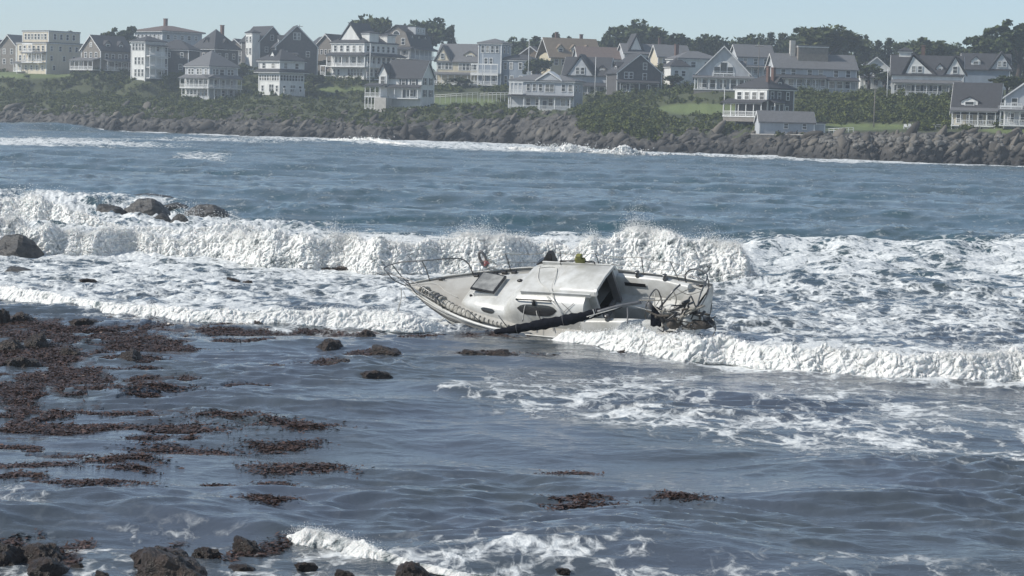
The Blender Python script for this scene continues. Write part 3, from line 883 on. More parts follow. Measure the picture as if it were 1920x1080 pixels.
def tree(name, label, px, py_top, half_w, D, kind, var, group, zb=None):
    """a tree whose top shows at photo point (px, py_top)"""
    top = at(px, py_top, D)
    g = float(terrain(np.array([top.x]), np.array([float(D)]), False)[0])
    h = top.z - g
    o = empty(name, (top.x, D, g), random.uniform(0, 6.28))
    cm, tm = TREE_M[kind][var % len(TREE_M[kind])]
    base_h = 9.6 if kind == 'broad' else 10.6
    base_w = 4.3 if kind == 'broad' else 2.6
    w = half_w * D / FPX / base_w * (1.3 if kind == 'broad' else 1.15)
    o.scale = (w, w, h / base_h)
    link(bpy.data.objects.new('crown', cm), o)
    link(bpy.data.objects.new('trunk', tm), o)
    tag(o, label, 'tree', group)
    return o

def brush(name, label, spots, seed, leaf=.26, per=26, kind='stuff', cat='brush', group=None, mat=None):
    """bushes as leaf clumps at (x, y, ground z, radius, height)"""
    r = np.random.default_rng(seed)
    pts = []
    for (x, y, z, R, h) in spots:
        nc = max(3, int(5 * R * h / 1.5))
        for _ in range(nc):
            d = r.normal(size=3); d /= np.linalg.norm(d); d[2] = abs(d[2])
            q = np.array([x, y, z]) + d * np.array([R, R, h]) * r.uniform(.5, .95)
            cr = r.uniform(.3, .5) * min(R, h * 1.2)
            p = r.normal(size=(per, 3)); p /= np.linalg.norm(p, axis=1)[:, None]
            pts.append(q + p * cr * r.uniform(.4, 1, (per, 1)))
    V, F = leaf_quads(np.concatenate(pts), leaf, r, .5)
    o = link(bpy.data.objects.new(name, mesh_np(name, V, F, mat or LEAF_BRUSH)))
    tag(o, label, cat, group, kind)
    return o

# ------------------------------------------------------------------ houses
def paint(name, col, rough=.7):
    return pmat(name, col, rough, .20, .8, .15, bscale=5, stretch=(1, 1, .35))
WHITE = paint('white_paint', (.74, .74, .71)); CREAM = paint('cream_paint', (.64, .57, .44)); GREYW = paint('pale_grey_clapboard', (.46, .48, .50))
SHINGLE = pmat('weathered_shingle', (.235, .21, .18), .85, .35, 1.6, .3); DSHINGLE = pmat('dark_shingle', (.105, .10, .10), .85, .35, 1.6, .3)
BROWNSH = pmat('brown_shingle', (.24, .18, .125), .85, .3, 1.5, .3); BLUEG = paint('blue_grey_paint', (.25, .29, .34)); YELLOWW = paint('buff_paint', (.55, .49, .36))
ROOF_D = pmat('dark_asphalt_roof', (.055, .055, .060), .85, .3, 2.0, .3); ROOF_G = pmat('grey_asphalt_roof', (.145, .145, .15), .85, .25, 2.0, .3)
ROOF_B = pmat('brown_asphalt_roof', (.20, .155, .11), .85, .3, 2.0, .3); ROOF_R = pmat('rust_brown_roof', (.15, .11, .095), .85, .3, 2.0, .3)
TRIM = paint('trim_white', (.78, .78, .76), .55); PANE = pmat('window_glass', (.018, .022, .028), .08, .3, .6, spec=.6)
_o = PANE.node_tree
_oi = N(_o, 'ShaderNodeObjectInfo')
_b = _o.nodes['Principled BSDF']
_o.links.new(mixc(_o, maprange(_o, _oi.outputs['Random'], .55, 1.0, 0, .8), (.016, .020, .026), (.30, .29, .27)), _b.inputs['Base Color'])   # drawn curtains in some
BRICK = pmat('chimney_brick', (.16, .095, .075), .9, .35, 5, .3); CONC = pmat('pale_concrete', (.50, .48, .44), .85, .25, 1.0, .3)
DOORM = paint('dark_door', (.07, .08, .09), .5); WOODG = pmat('grey_wood', (.26, .24, .215), .85, .3, 2.5, .2); SHUT = paint('shutter_dark', (.035, .045, .055), .6)

_wcache = {}
def window_meshes(w, h, shut, bars):
    k = (round(w, 2), round(h, 2), shut, bars)
    if k not in _wcache:
        f = MB(); t = .13
        f.box(-w / 2 - t, w / 2 + t, -.09, .05, h, h + t * 1.2).box(-w / 2 - t, w / 2 + t, -.12, .05, -t, 0)
        f.box(-w / 2 - t, -w / 2, -.085, .05, 0, h).box(w / 2, w / 2 + t, -.085, .05, 0, h)
        f.box(-w / 2, w / 2, -.06, .04, h * .5 - .05, h * .5 + .05)
        for b in range(bars):
            x = -w / 2 + w * (b + 1) / (bars + 1)
            f.box(x - .06, x + .06, -.07, .04, 0, h * .5 - .05).box(x - .06, x + .06, -.07, .04, h * .5 + .05, h)
        p = MB(); p.box(-w / 2, w / 2, -.025, .02, 0, h)
        s = None
        if shut:
            s = MB(); s.box(-.25, .25, -.07, .03, -.05, h + .05)
            s = s.mesh('shutter', SHUT)
        _wcache[k] = (f.mesh('window', TRIM), p.mesh('pane', PANE), s)
    return _wcache[k]

class House:
    def __init__(s, name, label, px, py, D, yaw, cat='house', group='houses on the headland'):
        s.p = at(px, py, D)
        s.root = empty(name, s.p, math.radians(yaw))
        tag(s.root, label, cat, group)
        s.k = D / FPX            # metres per photo pixel
    def put(s, mb, name, mat, parent=None, label=None):
        o = mb.build(name, mat, parent or s.root)
        if label: o['label'] = label
        return o
    def body(s, W, Dp, h, mat, z0=-6.5, x=0, y=0, gable=None, rh=0, name='wall', pad=True):
        """walls; gable 'x' (ridge along x) or 'y' (ridge along y) fills the gable ends"""
        s.W, s.Dp, s.h = W, Dp, h
        m = MB()
        a, b, c, d = x - W / 2, x + W / 2, y - Dp / 2, y + Dp / 2
        if gable == 'y':
            m.prism([(a, z0), (b, z0), (b, h), (x, h + rh), (a, h)], 'y', c, d)
        elif gable == 'x':
            m.prism([(c, z0), (d, z0), (d, h), (y, h + rh), (c, h)], 'x', a, b)
        else:
            m.box(a, b, c, d, z0, h)
        s.put(m, name, mat)
        PADS.append((s.p.x, s.p.y, max(W, Dp) * .52, s.p.z - .3, pad))
        # corner boards
        t = MB(); t.box(-.12, .12, -.12, .12, z0, h - .02)
        t = t.mesh('corner_board', TRIM)
        for X in (a, b):
            for Y in (c, d):
                link(bpy.data.objects.new('corner_board', t), s.root).location = (X, Y, 0)
        return s
    def roof(s, kind, W, Dp, z, rh, mat, over=.5, x=0, y=0, thick=.28, name='roof', flat=0, fascia=True):
        a, b, c, d = x - W / 2 - over, x + W / 2 + over, y - Dp / 2 - over, y + Dp / 2 + over
        m = MB()
        drop = rh * over / (min(W, Dp) / 2) if kind != 'flat' else 0
        z0 = z - drop * (kind in ('gx', 'gy', 'gambrel_y'))
        if kind == 'hip':
            L = min(b - a, d - c) / 2 * (1 - flat)
            top = [(a + L, c + L), (b - L, c + L), (b - L, d - L), (a + L, d - L)]
            v = [(a, c, z), (b, c, z), (b, d, z), (a, d, z)] + [(p[0] + (i in (1, 2)) * .02, p[1] + (i in (2, 3)) * .02, z + rh) for i, p in enumerate(top)]
            v += [(p[0], p[1], z - thick) for p in v[:4]]
            m.add(v, [(0, 1, 5, 4), (1, 2, 6, 5), (2, 3, 7, 6), (3, 0, 4, 7), (4, 5, 6, 7), (0, 8, 9, 1), (1, 9, 10, 2), (2, 10, 11, 3), (3, 11, 8, 0), (8, 11, 10, 9)])
        elif kind in ('gx', 'gy'):
            lo, hi, mid = (c, d, y) if kind == 'gx' else (a, b, x)
            poly = [(lo, z0), (mid, z + rh + .12), (hi, z0), (hi, z0 - thick * .8), (mid, z + rh + .12 - thick), (lo, z0 - thick * .8)]
            poly = [(p, q + .16) for p, q in poly]
            m.prism(poly, 'x' if kind == 'gx' else 'y', *((a, b) if kind == 'gx' else (c, d)))
        elif kind == 'gambrel_y':
            w = (b - a) / 2
            pr = [(-w, z0), (-w * .62, z + rh * .66), (0, z + rh)]
            top = [(x + p, q) for p, q in pr] + [(x - p, q) for p, q in pr[:2][::-1]]
            bot = [(p, q - thick) for p, q in top[::-1]]
            m.prism([(p, q + .18) for p, q in top + bot], 'y', c, d)
        else:
            m.box(a, b, c, d, z, z + thick)
        s.put(m, name, mat)
        if fascia:
            t = MB()
            f = .22
            if kind in ('hip', 'flat'):
                zz = z - thick - f + .02 if kind == 'hip' else z - f
                i = .08
                t.box(a + i, b - i, c + i, c + i + .1, zz, zz + f).box(a + i, b - i, d - i - .1, d - i, zz, zz + f)
                t.box(a + i, a + i + .1, c + i + .1, d - i - .1, zz, zz + f).box(b - i - .1, b - i, c + i + .1, d - i - .1, zz, zz + f)
            elif kind in ('gx', 'gy'):
                lo, hi, mid = (c, d, y) if kind == 'gx' else (a, b, x)
                e = .07
                for q0, q1 in (((a, b) if kind == 'gx' else (c, d)),):
                    for q, sgn in ((q0, -1), (q1, 1)):
                        pl = [(lo, z0 - .1), (mid, z + rh + .02), (hi, z0 - .1), (hi, z0 - .38), (mid, z + rh - .30), (lo, z0 - .38)]
                        pl = [(p, q_ + .16) for p, q_ in pl]
                        t = MB(); t.prism(pl, 'x' if kind == 'gx' else 'y', min(q, q + sgn * e), max(q, q + sgn * e))
                        s.put(t, 'fascia', TRIM)
                t = MB()
            if t.v:
                s.put(t, 'fascia', TRIM)
        return s
    def frame(s, face, u, z, W=None, Dp=None, x=0, y=0, out=0.02):
        W, Dp = W or s.W, Dp or s.Dp
        if face == 'F': return (x + u, y - Dp / 2 - out, z), 0
        if face == 'B': return (x - u, y + Dp / 2 + out, z), math.pi
        if face == 'L': return (x - W / 2 - out, y - u, z), -math.pi / 2
        return (x + W / 2 + out, y + u, z), math.pi / 2
    def win(s, face, us, z, w=1.0, h=1.5, shut=False, bars=0, **kw):
        """windows along a face at positions us, sill height z"""
        fm, pm, sm = window_meshes(w, h, shut, bars)
        for u in us:
            loc, rz = s.frame(face, u, z, **kw)
            o = link(bpy.data.objects.new('window', fm), s.root)
            o.location = loc; o.rotation_euler = (0, 0, rz)
            link(bpy.data.objects.new('pane', pm), o)
            if sm:
                for q in (-1, 1):
                    link(bpy.data.objects.new('shutter', sm), o).location = (q * (w / 2 + .41), 0, 0)
        return s
    def door(s, face, u, z=0, w=1.1, h=2.2, **kw):
        loc, rz = s.frame(face, u, z, **kw)
        m = MB(); m.box(-w / 2, w / 2, -.06, .03, 0, h)
        o = m.build('door', DOORM, s.root); o.location = loc; o.rotation_euler = (0, 0, rz)
        f = MB(); f.box(-w / 2 - .14, -w / 2, -.09, .03, 0, h).box(w / 2, w / 2 + .14, -.09, .03, 0, h).box(-w / 2 - .14, w / 2 + .14, -.1, .03, h, h + .15)
        link(bpy.data.objects.new('frame', f.mesh('frame', TRIM)), o)
        return s
    def porch(s, face, u0, u1, z, h, depth, posts=5, rail=True, roofm=None, post=.16, skirt=None, roof_h=.8, floor=True, W=None, Dp=None, screens=False, x=0, y=0):
        """a porch along a face from u0 to u1: floor, posts, railing and a lean-to roof (None = no roof)"""
        loc, rz = s.frame(face, 0, 0, W, Dp, x, y, 0)
        M = Matrix.Translation(loc) @ Matrix.Rotation(rz, 4, 'Z')
        def put(mb, name, mat):
            o = mb.build(name, mat, s.root); o.matrix_local = M; return o
        if floor:
            m = MB(); m.box(u0, u1, -depth, -.03, z - .25, z); put(m, 'porch_floor', TRIM)
        if skirt:
            m = MB(); m.box(u0 + .1, u1 - .1, -depth + .12, -.05, z - skirt, z - .26); put(m, 'porch_skirt', WOODG)
        pm = MB(); pm.box(-post / 2, post / 2, -post / 2, post / 2, 0, h)
        me = pm.mesh('porch_post', TRIM)
        for i in range(posts):
            o = link(bpy.data.objects.new('porch_post', me), s.root)
            o.matrix_local = M @ Matrix.Translation((u0 + post + (u1 - u0 - 2 * post) * i / (posts - 1), -depth + post * .8, z))
        bm = MB(); bm.box(u0, u1, -depth + .03, -depth + .23, z + h, z + h + .32); put(bm, 'beam', TRIM)
        if rail:
            m = MB(); yy = -depth + .13
            m.box(u0 + .1, u1 - .1, yy - .05, yy + .05, z + .9, z + 1.0).box(u0 + .1, u1 - .1, yy - .04, yy + .04, z + .15, z + .23)
            n = int((u1 - u0) / .30)
            for i in range(n):
                x = u0 + .2 + (u1 - u0 - .4) * i / max(n - 1, 1)
                m.box(x - .04, x + .04, yy - .03, yy + .03, z + .23, z + .9)
            put(m, 'railing', TRIM)
        if roofm:
            m = MB(); o_ = .35; zz = z + h + .32
            m.prism([(-depth - o_, zz), (0, zz + roof_h), (0, zz + roof_h - .15), (-depth - o_, zz - .18)], 'x', u0 - o_, u1 + o_)
            put(m, 'porch_roof', roofm)
        return s
    def chimney(s, x, y, z0, z1, w=.8):
        m = MB(); m.box(x - w / 2, x + w / 2, y - w / 2, y + w / 2, z0, z1).box(x - w / 2 - .1, x + w / 2 + .1, y - w / 2 - .1, y + w / 2 + .1, z1, z1 + .2)
        s.put(m, 'chimney', BRICK); return s
    def dormer(s, face, u, z, w, h, depth, wallm, roofm, rh=.9, win=True, inset=1.0, W=None, Dp=None):
        """a gabled dormer standing on the roof slope over a face"""
        loc, rz = s.frame(face, u, z, W, Dp, 0, 0, -inset)
        o = bpy.data.objects.new('dormer', None); link(o, s.root)
        m = MB(); m.prism([(-w / 2, 0), (w / 2, 0), (w / 2, h), (0, h + rh), (-w / 2, h)], 'y', 0, depth)
        d = m.build('dormer', wallm, s.root); d.location = loc; d.rotation_euler = (0, 0, rz)
        bpy.data.objects.remove(o)
        r = MB(); e = .25
        r.prism([(-w / 2 - e, h - e * rh / w * 2), (0, h + rh + .12), (w / 2 + e, h - e * rh / w * 2), (w / 2 + e, h - e * rh / w * 2 + .2), (0, h + rh + .34), (-w / 2 - e, h - e * rh / w * 2 + .2)], 'y', -e, depth)
        link(bpy.data.objects.new('roof', r.mesh('roof', roofm)), d)
        if win:
            fm, pm, _ = window_meshes(w * .5, h * .75, False, 0)
            q = link(bpy.data.objects.new('window', fm), d); q.location = (0, -.02, h * .15)
            # the pane rides in the same opening
            link(bpy.data.objects.new('pane', pm), d).location = (0, -.02, h * .15)
        return s
    def box(s, name, mat, *b, parent=None):
        m = MB(); m.box(*b); return s.put(m, name, mat, parent)

def spread(a, b, n):
    return [a + (b - a) * (i + .5) / n for i in range(n)]

def houses():
    # ---- left cluster on the ridge
    H = House('house', 'dark brown house cut by the left edge of the headland', 2, 130, 770, -35)
    H.body(9, 10, 7, DSHINGLE, gable='y', rh=3).roof('gy', 9, 10, 7, 3, ROOF_D); H.win('F', [-2.5, 0, 2.5], 4.3).win('R', spread(-4, 4, 3), 4.3)
    H = House('house', 'grey gabled cottage just behind the flat-topped cream apartment house', 33, 132, 715, -30)
    H.body(7, 9, 8, SHINGLE, gable='y', rh=3.2).roof('gy', 7, 9, 8, 3.2, ROOF_G); H.win('F', [-1.6, 1.6], 5.2).win('F', [-1.6, 1.6], 2)

    H = House('apartment_house', 'large cream house with flat set-back top storey, leftmost on the ridge', 92, 136, 690, -38)
    H.body(14, 14, 9, CREAM); H.roof('flat', 14, 14, 9, 0, ROOF_G, over=.4)
    H.body(12.4, 12.4, 12.6, CREAM, z0=9.28, x=.4, y=.4, name='upper_wall'); H.roof('flat', 12.4, 12.4, 12.6, 0, ROOF_G, over=.25, x=.4, y=.4)
    H.W, H.Dp = 14, 14
    H.win('F', spread(-6.5, 6.5, 6), 6.6, .95, 1.5).win('F', spread(-6.5, 6.5, 6), 3.6, .95, 1.5).win('F', spread(-6.5, 6.5, 5), .6, .9, 1.4)
    H.win('R', [-5, -1.5, 2.5, 5], 6.6, .9, 1.4).win('R', [-5, 0, 4], 3.6, .9, 1.4).win('R', [-4, 3], .7, .9, 1.3)
    H.win('F', spread(-5.5, 5.5, 7), 10.2, .9, 1.6, W=12.4, Dp=12.4, x=.4, y=.4).win('R', spread(-5, 5, 4), 10.2, .9, 1.6, W=12.4, Dp=12.4, x=.4, y=.4)
    H.porch('F', -2.5, 2.5, 3.0, 2.6, 2.0, 4, True, ROOF_G, roof_h=.4).porch('F', -2.5, 2.5, 6.2, 2.2, 1.8, 4, True, None)
    H.porch('F', 3.0, 7.0, 3.0, 2.6, 1.8, 4, True, ROOF_G, roof_h=.4).porch('F', -7, -3, 0.2, 2.3, 1.6, 3, True, ROOF_G, roof_h=.4)

    H = House('house', 'grey shingled gable house with long dark roof, right of the flat-topped house', 200, 133, 678, -42)
    H.body(9.5, 12, 6.4, SHINGLE, gable='y', rh=4.2).roof('gy', 9.5, 12, 6.4, 4.2, ROOF_D)
    H.win('F', [-2.6, 0, 2.6], 4.0, 1.0, 1.4).win('F', [0], 7.2, .9, 1.2).win('R', spread(-5, 5, 4), 3.6, 1.0, 1.4).win('R', spread(-5, 5, 3), .8)
    H.dormer('R', -2.5, 6.6, 2.4, 1.5, 3.6, SHINGLE, ROOF_D).dormer('R', 2.5, 6.6, 2.0, 1.4, 3.4, SHINGLE, ROOF_D)
    H.porch('F', -6.5, 5, .2, 2.5, 3.2, 6, True, ROOF_G, roof_h=.9).porch('R', -5, 6, .2, 2.5, 2.2, 5, True, ROOF_G, roof_h=.7)

    H = House('house', 'big grey house with broad low hip roof and single chimney on the skyline', 315, 125, 725, -40)
    H.body(13.5, 17, 11.3, GREYW); H.roof('hip', 13.5, 17, 11.5, 1.9, ROOF_R, over=1.0)
    H.win('F', spread(-6, 6, 6), 8.6, 1.0, 1.6).win('R', spread(-7.5, 7.5, 5), 8.8, 1.2, 1.3).win('F', spread(-6, 6, 4), 5.2).win('R', spread(-7, 7, 4), 5.2)
    H.chimney(-1.5, 0, 12, 15.6, 1.0)
    H = House('house', 'tall slim white house with windowed porches stacked under a small dark hip roof', 277, 147, 664, -42)
    H.body(6.6, 7.4, 11, WHITE); H.roof('hip', 6.6, 7.4, 11.2, 1.5, ROOF_D, over=.6)
    H.win('F', spread(-3, 3, 4), 8.4, 1.0, 1.9).win('F', spread(-2, 3, 3), 4.2, .9, 2.0).win('F', spread(-2, 3, 3), .6, .9, 2.0)
    H.win('R', [-2, 1], 8.2, 1.0, 1.6)
    H.porch('R', -3.5, 3.5, 3.4, 2.6, 2.0, 4, True, None).porch('R', -3.5, 3.5, 6.8, 2.6, 2.0, 4, True, ROOF_D, roof_h=.4).porch('R', -3.5, 3.5, .2, 2.5, 2.0, 4, True, None)
    H = House('house', 'dark shingled block with hip roof standing between white porch house and pyramid roof', 332, 138, 672, -14)
    H.body(11, 9, 7.2, DSHINGLE); H.roof('hip', 11, 9, 7.4, 2.9, ROOF_D, over=.5)
    H.win('F', [-1.2], 4.8, 1.5, 1.5, bars=1).win('F', [3.4], 4.8, .9, 1.4).win('F', [-3.5, 3], 1.2)
    H = House('house', 'dark pyramid-roofed house with pointed dormers and a chimney behind its peak', 404, 135, 694, -40)
    H.body(10, 10, 7.2, DSHINGLE); H.roof('hip', 10, 10, 7.3, 6.2, ROOF_D, over=.8)
    H.dormer('F', 0, 7.4, 2.6, 1.6, 3.5, DSHINGLE, ROOF_D, 1.4).dormer('R', 0.5, 7.4, 2.6, 1.5, 3.5, DSHINGLE, ROOF_D, 1.2)
    H.win('F', [-3, 0, 3], 4.2).win('R', [-3, 0, 3], 4.2).chimney(1.2, 1.5, 11, 14.6, .9).porch('F', -5, 5, .3, 2.5, 2.4, 5, True, ROOF_D)

    H = House('house', 'grey pyramid-roofed house with wrapped two-level white porches above the rocks', 396, 183, 643, -42)
    H.body(10.6, 10.6, 9.0, GREYW); H.roof('hip', 10.6, 10.6, 9.2, 4.6, ROOF_G, over=.6)
    H.win('F', [-3.6, -2.2, .2, 1.5, 3.8], 6.7, .85, 1.5).win('R', [-3.6, -2.4, 2, 3.3], 6.7, .9, 1.5).win('R', [-.6], 6.5, 1.6, 1.7)
    H.win('F', spread(-5, 5, 7), 3.4, .9, 1.5).win('F', spread(-5, 5, 6), .5, .9, 1.7).win('R', [-3, 0, 3], 3.4, 1, 1.6).win('R', [-3, 0, 3], .5, 1, 1.6)
    H.porch('F', -5.3, 7.5, 2.8, 2.5, 2.3, 7, True, ROOF_G, roof_h=1.0).porch('R', -7.6, 5.3, 2.8, 2.5, 2.3, 7, True, ROOF_G, roof_h=1.0)
    H.porch('F', -5.3, 2, -.2, 2.6, 1.6, 5, True, None); H.porch('R', -7.6, 5, -.6, 3.1, 2.2, 6, False, None, floor=False)

    H = House('house', 'steep dark gable house with white bay end, second peak left of the white hip house', 492, 130, 700, 38)
    H.body(9, 11, 9, DSHINGLE, gable='y', rh=4.4).roof('gy', 9, 11, 9, 4.4, ROOF_D)
    H.box('bay', WHITE, -7.2, -4.52, -5.4, -1.5, -3, 11.2); H.roof('hip', 2.7, 3.9, 11.4, .9, ROOF_D, over=.3, x=-5.86, y=-3.45)
    H.win('F', [-2, 1.8], 5.4).win('F', [0], 9.2).win('L', [-1, 1], 8.4, .8, 1.6, W=14.5, y=-3.4).win('L', [-1, 1], 4.6, .8, 1.8, W=14.5, y=-3.4)
    H = House('house', 'tallest dark shingle gable on the left ridge with paired attic windows', 552, 133, 688, 12)
    H.body(13, 11, 7.6, DSHINGLE, gable='y', rh=6.2).roof('gy', 13, 11, 7.6, 6.2, ROOF_D)
    H.win('F', [-.6, .6], 9.6, .8, 2.0).win('F', [-3.5, 3.5], 4.4)
    H.dormer('L', 2.5, 7.4, 3.0, 2.2, 4, WHITE, ROOF_D, 1.0)
    H.porch('F', -6.5, 0, 2.0, 2.6, 2.4, 4, True, ROOF_D)
    H = House('house', 'white hip-roofed house with screened upper porch above the brush', 527, 175, 628, -43)
    H.body(9.0, 9.0, 9.2, WHITE); H.roof('hip', 9.0, 9.0, 9.4, 3.2, ROOF_D, over=.7)
    H.win('F', [-2.4, 1.6], 7.0, 1.2, 1.5).win('R', [-2.4, 1.8], 7.0, 1.2, 1.5)
    H.win('F', spread(-4.4, 4.4, 8), 3.6, .85, 1.5).win('R', spread(-4.4, 4.4, 8), 3.6, .85, 1.5)
    H.win('F', [-2.8, 3.4], .6, .9, 1.5).win('F', [1.0], .4, 1.8, 2.0, bars=1).win('R', [-2.8, 3.2], .6, .9, 1.5).win('R', [.4], .5, 1.8, 1.8, bars=1)
    H.roof('hip', 9.6, 9.6, 6.2, .7, ROOF_D, over=.9, flat=.8, name='skirt_roof')
    H.dormer('F', 0, 9.3, 1.8, 1.4, 2.5, WHITE, ROOF_D, 1.2); H.porch('R', -4.4, 3.6, -1.0, 2.2, 1.8, 5, True, None)
    H = House('house', 'small dark gable peeping out right of the tallest shingle gable', 602, 125, 725, 15)
    H.body(8, 9, 6.4, SHINGLE, gable='y', rh=3.2).roof('gy', 8, 9, 6.4, 3.2, ROOF_D); H.win('F', [-1.6, 1.6], 4.0)
    H = House('house', 'grey shingle gable tucked behind the big white porch house', 626, 128, 705, -32)
    H.body(9, 9, 6.6, SHINGLE, gable='y', rh=4).roof('gy', 9, 9, 6.6, 4, ROOF_D); H.win('F', spread(-4, 4, 5), 4.4, .8, 1.3).win('R', [-2, 2], 4.4)

    H = House('house', 'big white house with wide pillared wrap porch and pointed attic gable', 682, 147, 652, -36)
    H.body(12.5, 15, 10.2, WHITE); H.roof('hip', 12.5, 15, 10.4, 3.6, ROOF_D, over=.5)
    m = MB(); m.prism([(-4.5, 10.2), (4.5, 10.2), (0, 15.4)], 'y', -6.6, -1); H.put(m, 'gable_wall', WHITE)
    m = MB(); m.prism([(-5, 9.9), (0, 15.7), (5, 9.9), (5, 10.3), (0, 16.2), (-5, 10.3)], 'y', -6.9, 2); H.put(m, 'gable_roof', ROOF_D)
    H.box('tower_wall', WHITE, 3.4, 6.4, -5.4, -1.2, 10.3, 13.2); H.roof('hip', 3.0, 4.2, 13.3, .5, ROOF_D, over=.3, x=4.9, y=-3.3)
    H.box('tower_wall', WHITE, 3.4, 6.4, 2.8, 6.6, 10.3, 12.9); H.roof('hip', 3.0, 3.8, 13.0, .5, ROOF_D, over=.3, x=4.9, y=4.7)
    H.win('F', spread(-6, 6, 5), 7.8, 1.0, 1.6).win('R', spread(-7, 7, 6), 7.8, 1.1, 1.6)
    H.win('F', spread(-6, 6, 5), 4.2, 1.4, 1.9).win('R', spread(-7, 7, 6), 4.2, 1.5, 1.9).win('F', [-5, -3.4], .8, .8, 1.6).win('F', spread(0, 6, 5), .6, .8, 2.0).win('R', spread(-7, 7, 7), .7, 1.1, 1.9)
    H.porch('F', -6.4, 8.6, 3.3, 2.9, 2.4, 6, True, ROOF_D, post=.24, roof_h=.9).porch('R', -8.8, 9, 3.3, 2.9, 2.4, 9, True, ROOF_D, post=.24, roof_h=.9)
    H.porch('R', -8.8, 9, -.2, 3.2, 2.3, 7, False, None, floor=True); H.porch('F', -8.6, -6.4, 0.6, 2.6, 2.4, 2, True, None)

    H = House('house', 'gambrel-gabled grey house with a half-round attic window and roof dormers', 762, 128, 672, -27)
    H.body(10, 13, 6.4, GREYW)
    m = MB(); m.prism([(-5, 6.4), (5, 6.4), (3.2, 10.6), (0, 12.4), (-3.2, 10.6)], 'y', -6.5, 6.5); H.put(m, 'gable_wall', SHINGLE)
    H.roof('gambrel_y', 10, 13, 6.6, 6.2, ROOF_D, over=.5)
    m = MB(); m.prism([(1.3 * math.cos(a), 9.9 + 1.3 * math.sin(a)) for a in np.linspace(0, math.pi, 9)], 'y', -6.62, -6.4); o = H.put(m, 'window', TRIM, label='half-round attic window')
    m = MB(); m.prism([(1.05 * math.cos(a), 10.0 + 1.05 * math.sin(a)) for a in np.linspace(0, math.pi, 9)], 'y', -6.68, -6.5); H.put(m, 'pane', PANE, o)
    H.win('F', [-2.4, 2.4], 7.0, 1.1, 1.8).win('F', [-3, 0, 3], 3.6)
    H.dormer('R', -4, 7.2, 1.8, 2.0, 2.6, WHITE, ROOF_D, .8, inset=.9).dormer('R', 0, 7.2, 1.8, 2.0, 2.6, WHITE, ROOF_D, .8, inset=.9).dormer('R', 4, 7.2, 1.8, 2.0, 2.6, WHITE, ROOF_D, .8, inset=.9)
    H.box('dormer', GREYW, 1.6, 4.4, -2.5, 3.5, 10.2, 12.4); H.win('R', [-1, .5, 2], 10.9, .8, 1.0, W=8.8)
    H.porch('F', -5.5, 6, 2.8, 2.5, 2.4, 5, True, ROOF_D).porch('R', -7, 7, 2.8, 2.5, 2.0, 6, True, ROOF_D)

    # ---- white gable house standing out on the bluff
    H = House('house', 'bright white dark-roofed house with glazed porch standing out on the bluff', 768, 184, 584, -24)
    H.body(10.5, 7.5, 5.6, WHITE, gable='x', rh=4.2, pad=False).roof('gx', 10.5, 7.5, 5.6, 4.2, ROOF_D, over=.5)
    H.win('R', [-1.6, 1.9], 3.6, 1.0, 1.7, shut=True).win('R', [-1.6, 1.9], .5, 1.0, 1.7, shut=True)
    H.win('F', [0, 3], 3.4, 1.0, 1.5, shut=True).win('F', [2.4], .5, 1.0, 1.6, shut=True).door('F', .2)
    H.box('bay', WHITE, -6.6, -4.2, -5.2, -2.2, -2.6, 6.0)
    m = MB(); m.prism([(-7.0, 6.0), (-5.4, 8.6), (-3.8, 6.0), (-3.8, 6.3), (-5.4, 9.0), (-7.0, 6.3)], 'y', -5.6, 0); H.put(m, 'bay_roof', ROOF_D)
    m = MB(); m.prism([(-6.6, 6.0), (-4.2, 6.0), (-5.4, 8.5)], 'y', -5.2, -.5); H.put(m, 'gable_wall', WHITE)
    H.win('F', [-5.4], 3.6, 1.2, 1.9, y=-1.45).win('L', [-.0], 3.6, 1.2, 1.6, W=13.2, y=-3.7)
    H.porch('F', -4.2, 5.2, 0, 2.5, 1.8, 5, False, ROOF_D, roof_h=.7)
    H.porch('F', -9.4, -4.6, .2, 2.5, 3.6, 4, True, ROOF_D, roof_h=.8, y=-.6).porch('F', -9.4, -6.2, -3.0, 2.9, 3.6, 4, True, None, y=-.6)
    H.box('foundation', CONC, -5.6, -2.4, -9.0, -5.6, -6.0, -.1)

    # ---- centre
    H = House('house', 'buff cottage with a grey roof and small peak beside the square tower', 866, 160, 643, -18)
    H.body(12.5, 9, 7.2, YELLOWW, gable='x', rh=4.6).roof('gx', 12.5, 9, 7.2, 4.6, ROOF_G, over=.6)
    m = MB(); m.prism([(-6.4, 7.0), (-2.4, 7.0), (-4.4, 10.6)], 'y', -5.0, 0); H.put(m, 'gable_wall', CREAM)
    m = MB(); m.prism([(-7, 6.6), (-4.4, 11.0), (-1.8, 6.6), (-1.8, 7), (-4.4, 11.5), (-7, 7)], 'y', -5.3, .5); H.put(m, 'gable_roof', ROOF_G)
    H.win('F', [-4.4], 7.6, .9, 1.4, Dp=10.1).win('F', spread(-6, -1.5, 4), 4.6, .9, 1.7).win('F', spread(.5, 6, 5), 4.4, .9, 1.8)
    H.dormer('F', 3.4, 7.2, 3.4, 1.6, 3.5, YELLOWW, ROOF_G, .9).porch('F', -6.2, 6.2, .2, 2.6, 2.2, 7, True, ROOF_G, roof_h=.6)
    H = House('tower_house', 'blue-grey house with square look-out tower and flat side wing', 926, 162, 632, -22)
    H.body(7, 7, 12.2, BLUEG); H.roof('hip', 7, 7, 12.4, 1.3, ROOF_G, over=.5)
    H.win('F', spread(-3, 3, 4), 9.6, .85, 1.9).win('R', [-1.4, 1.4], 9.6, .9, 1.8).win('F', [-1.2, .4], 6.4, .9, 1.5).win('F', [-1.6, 1.4], 1.4, 1, 1.8)
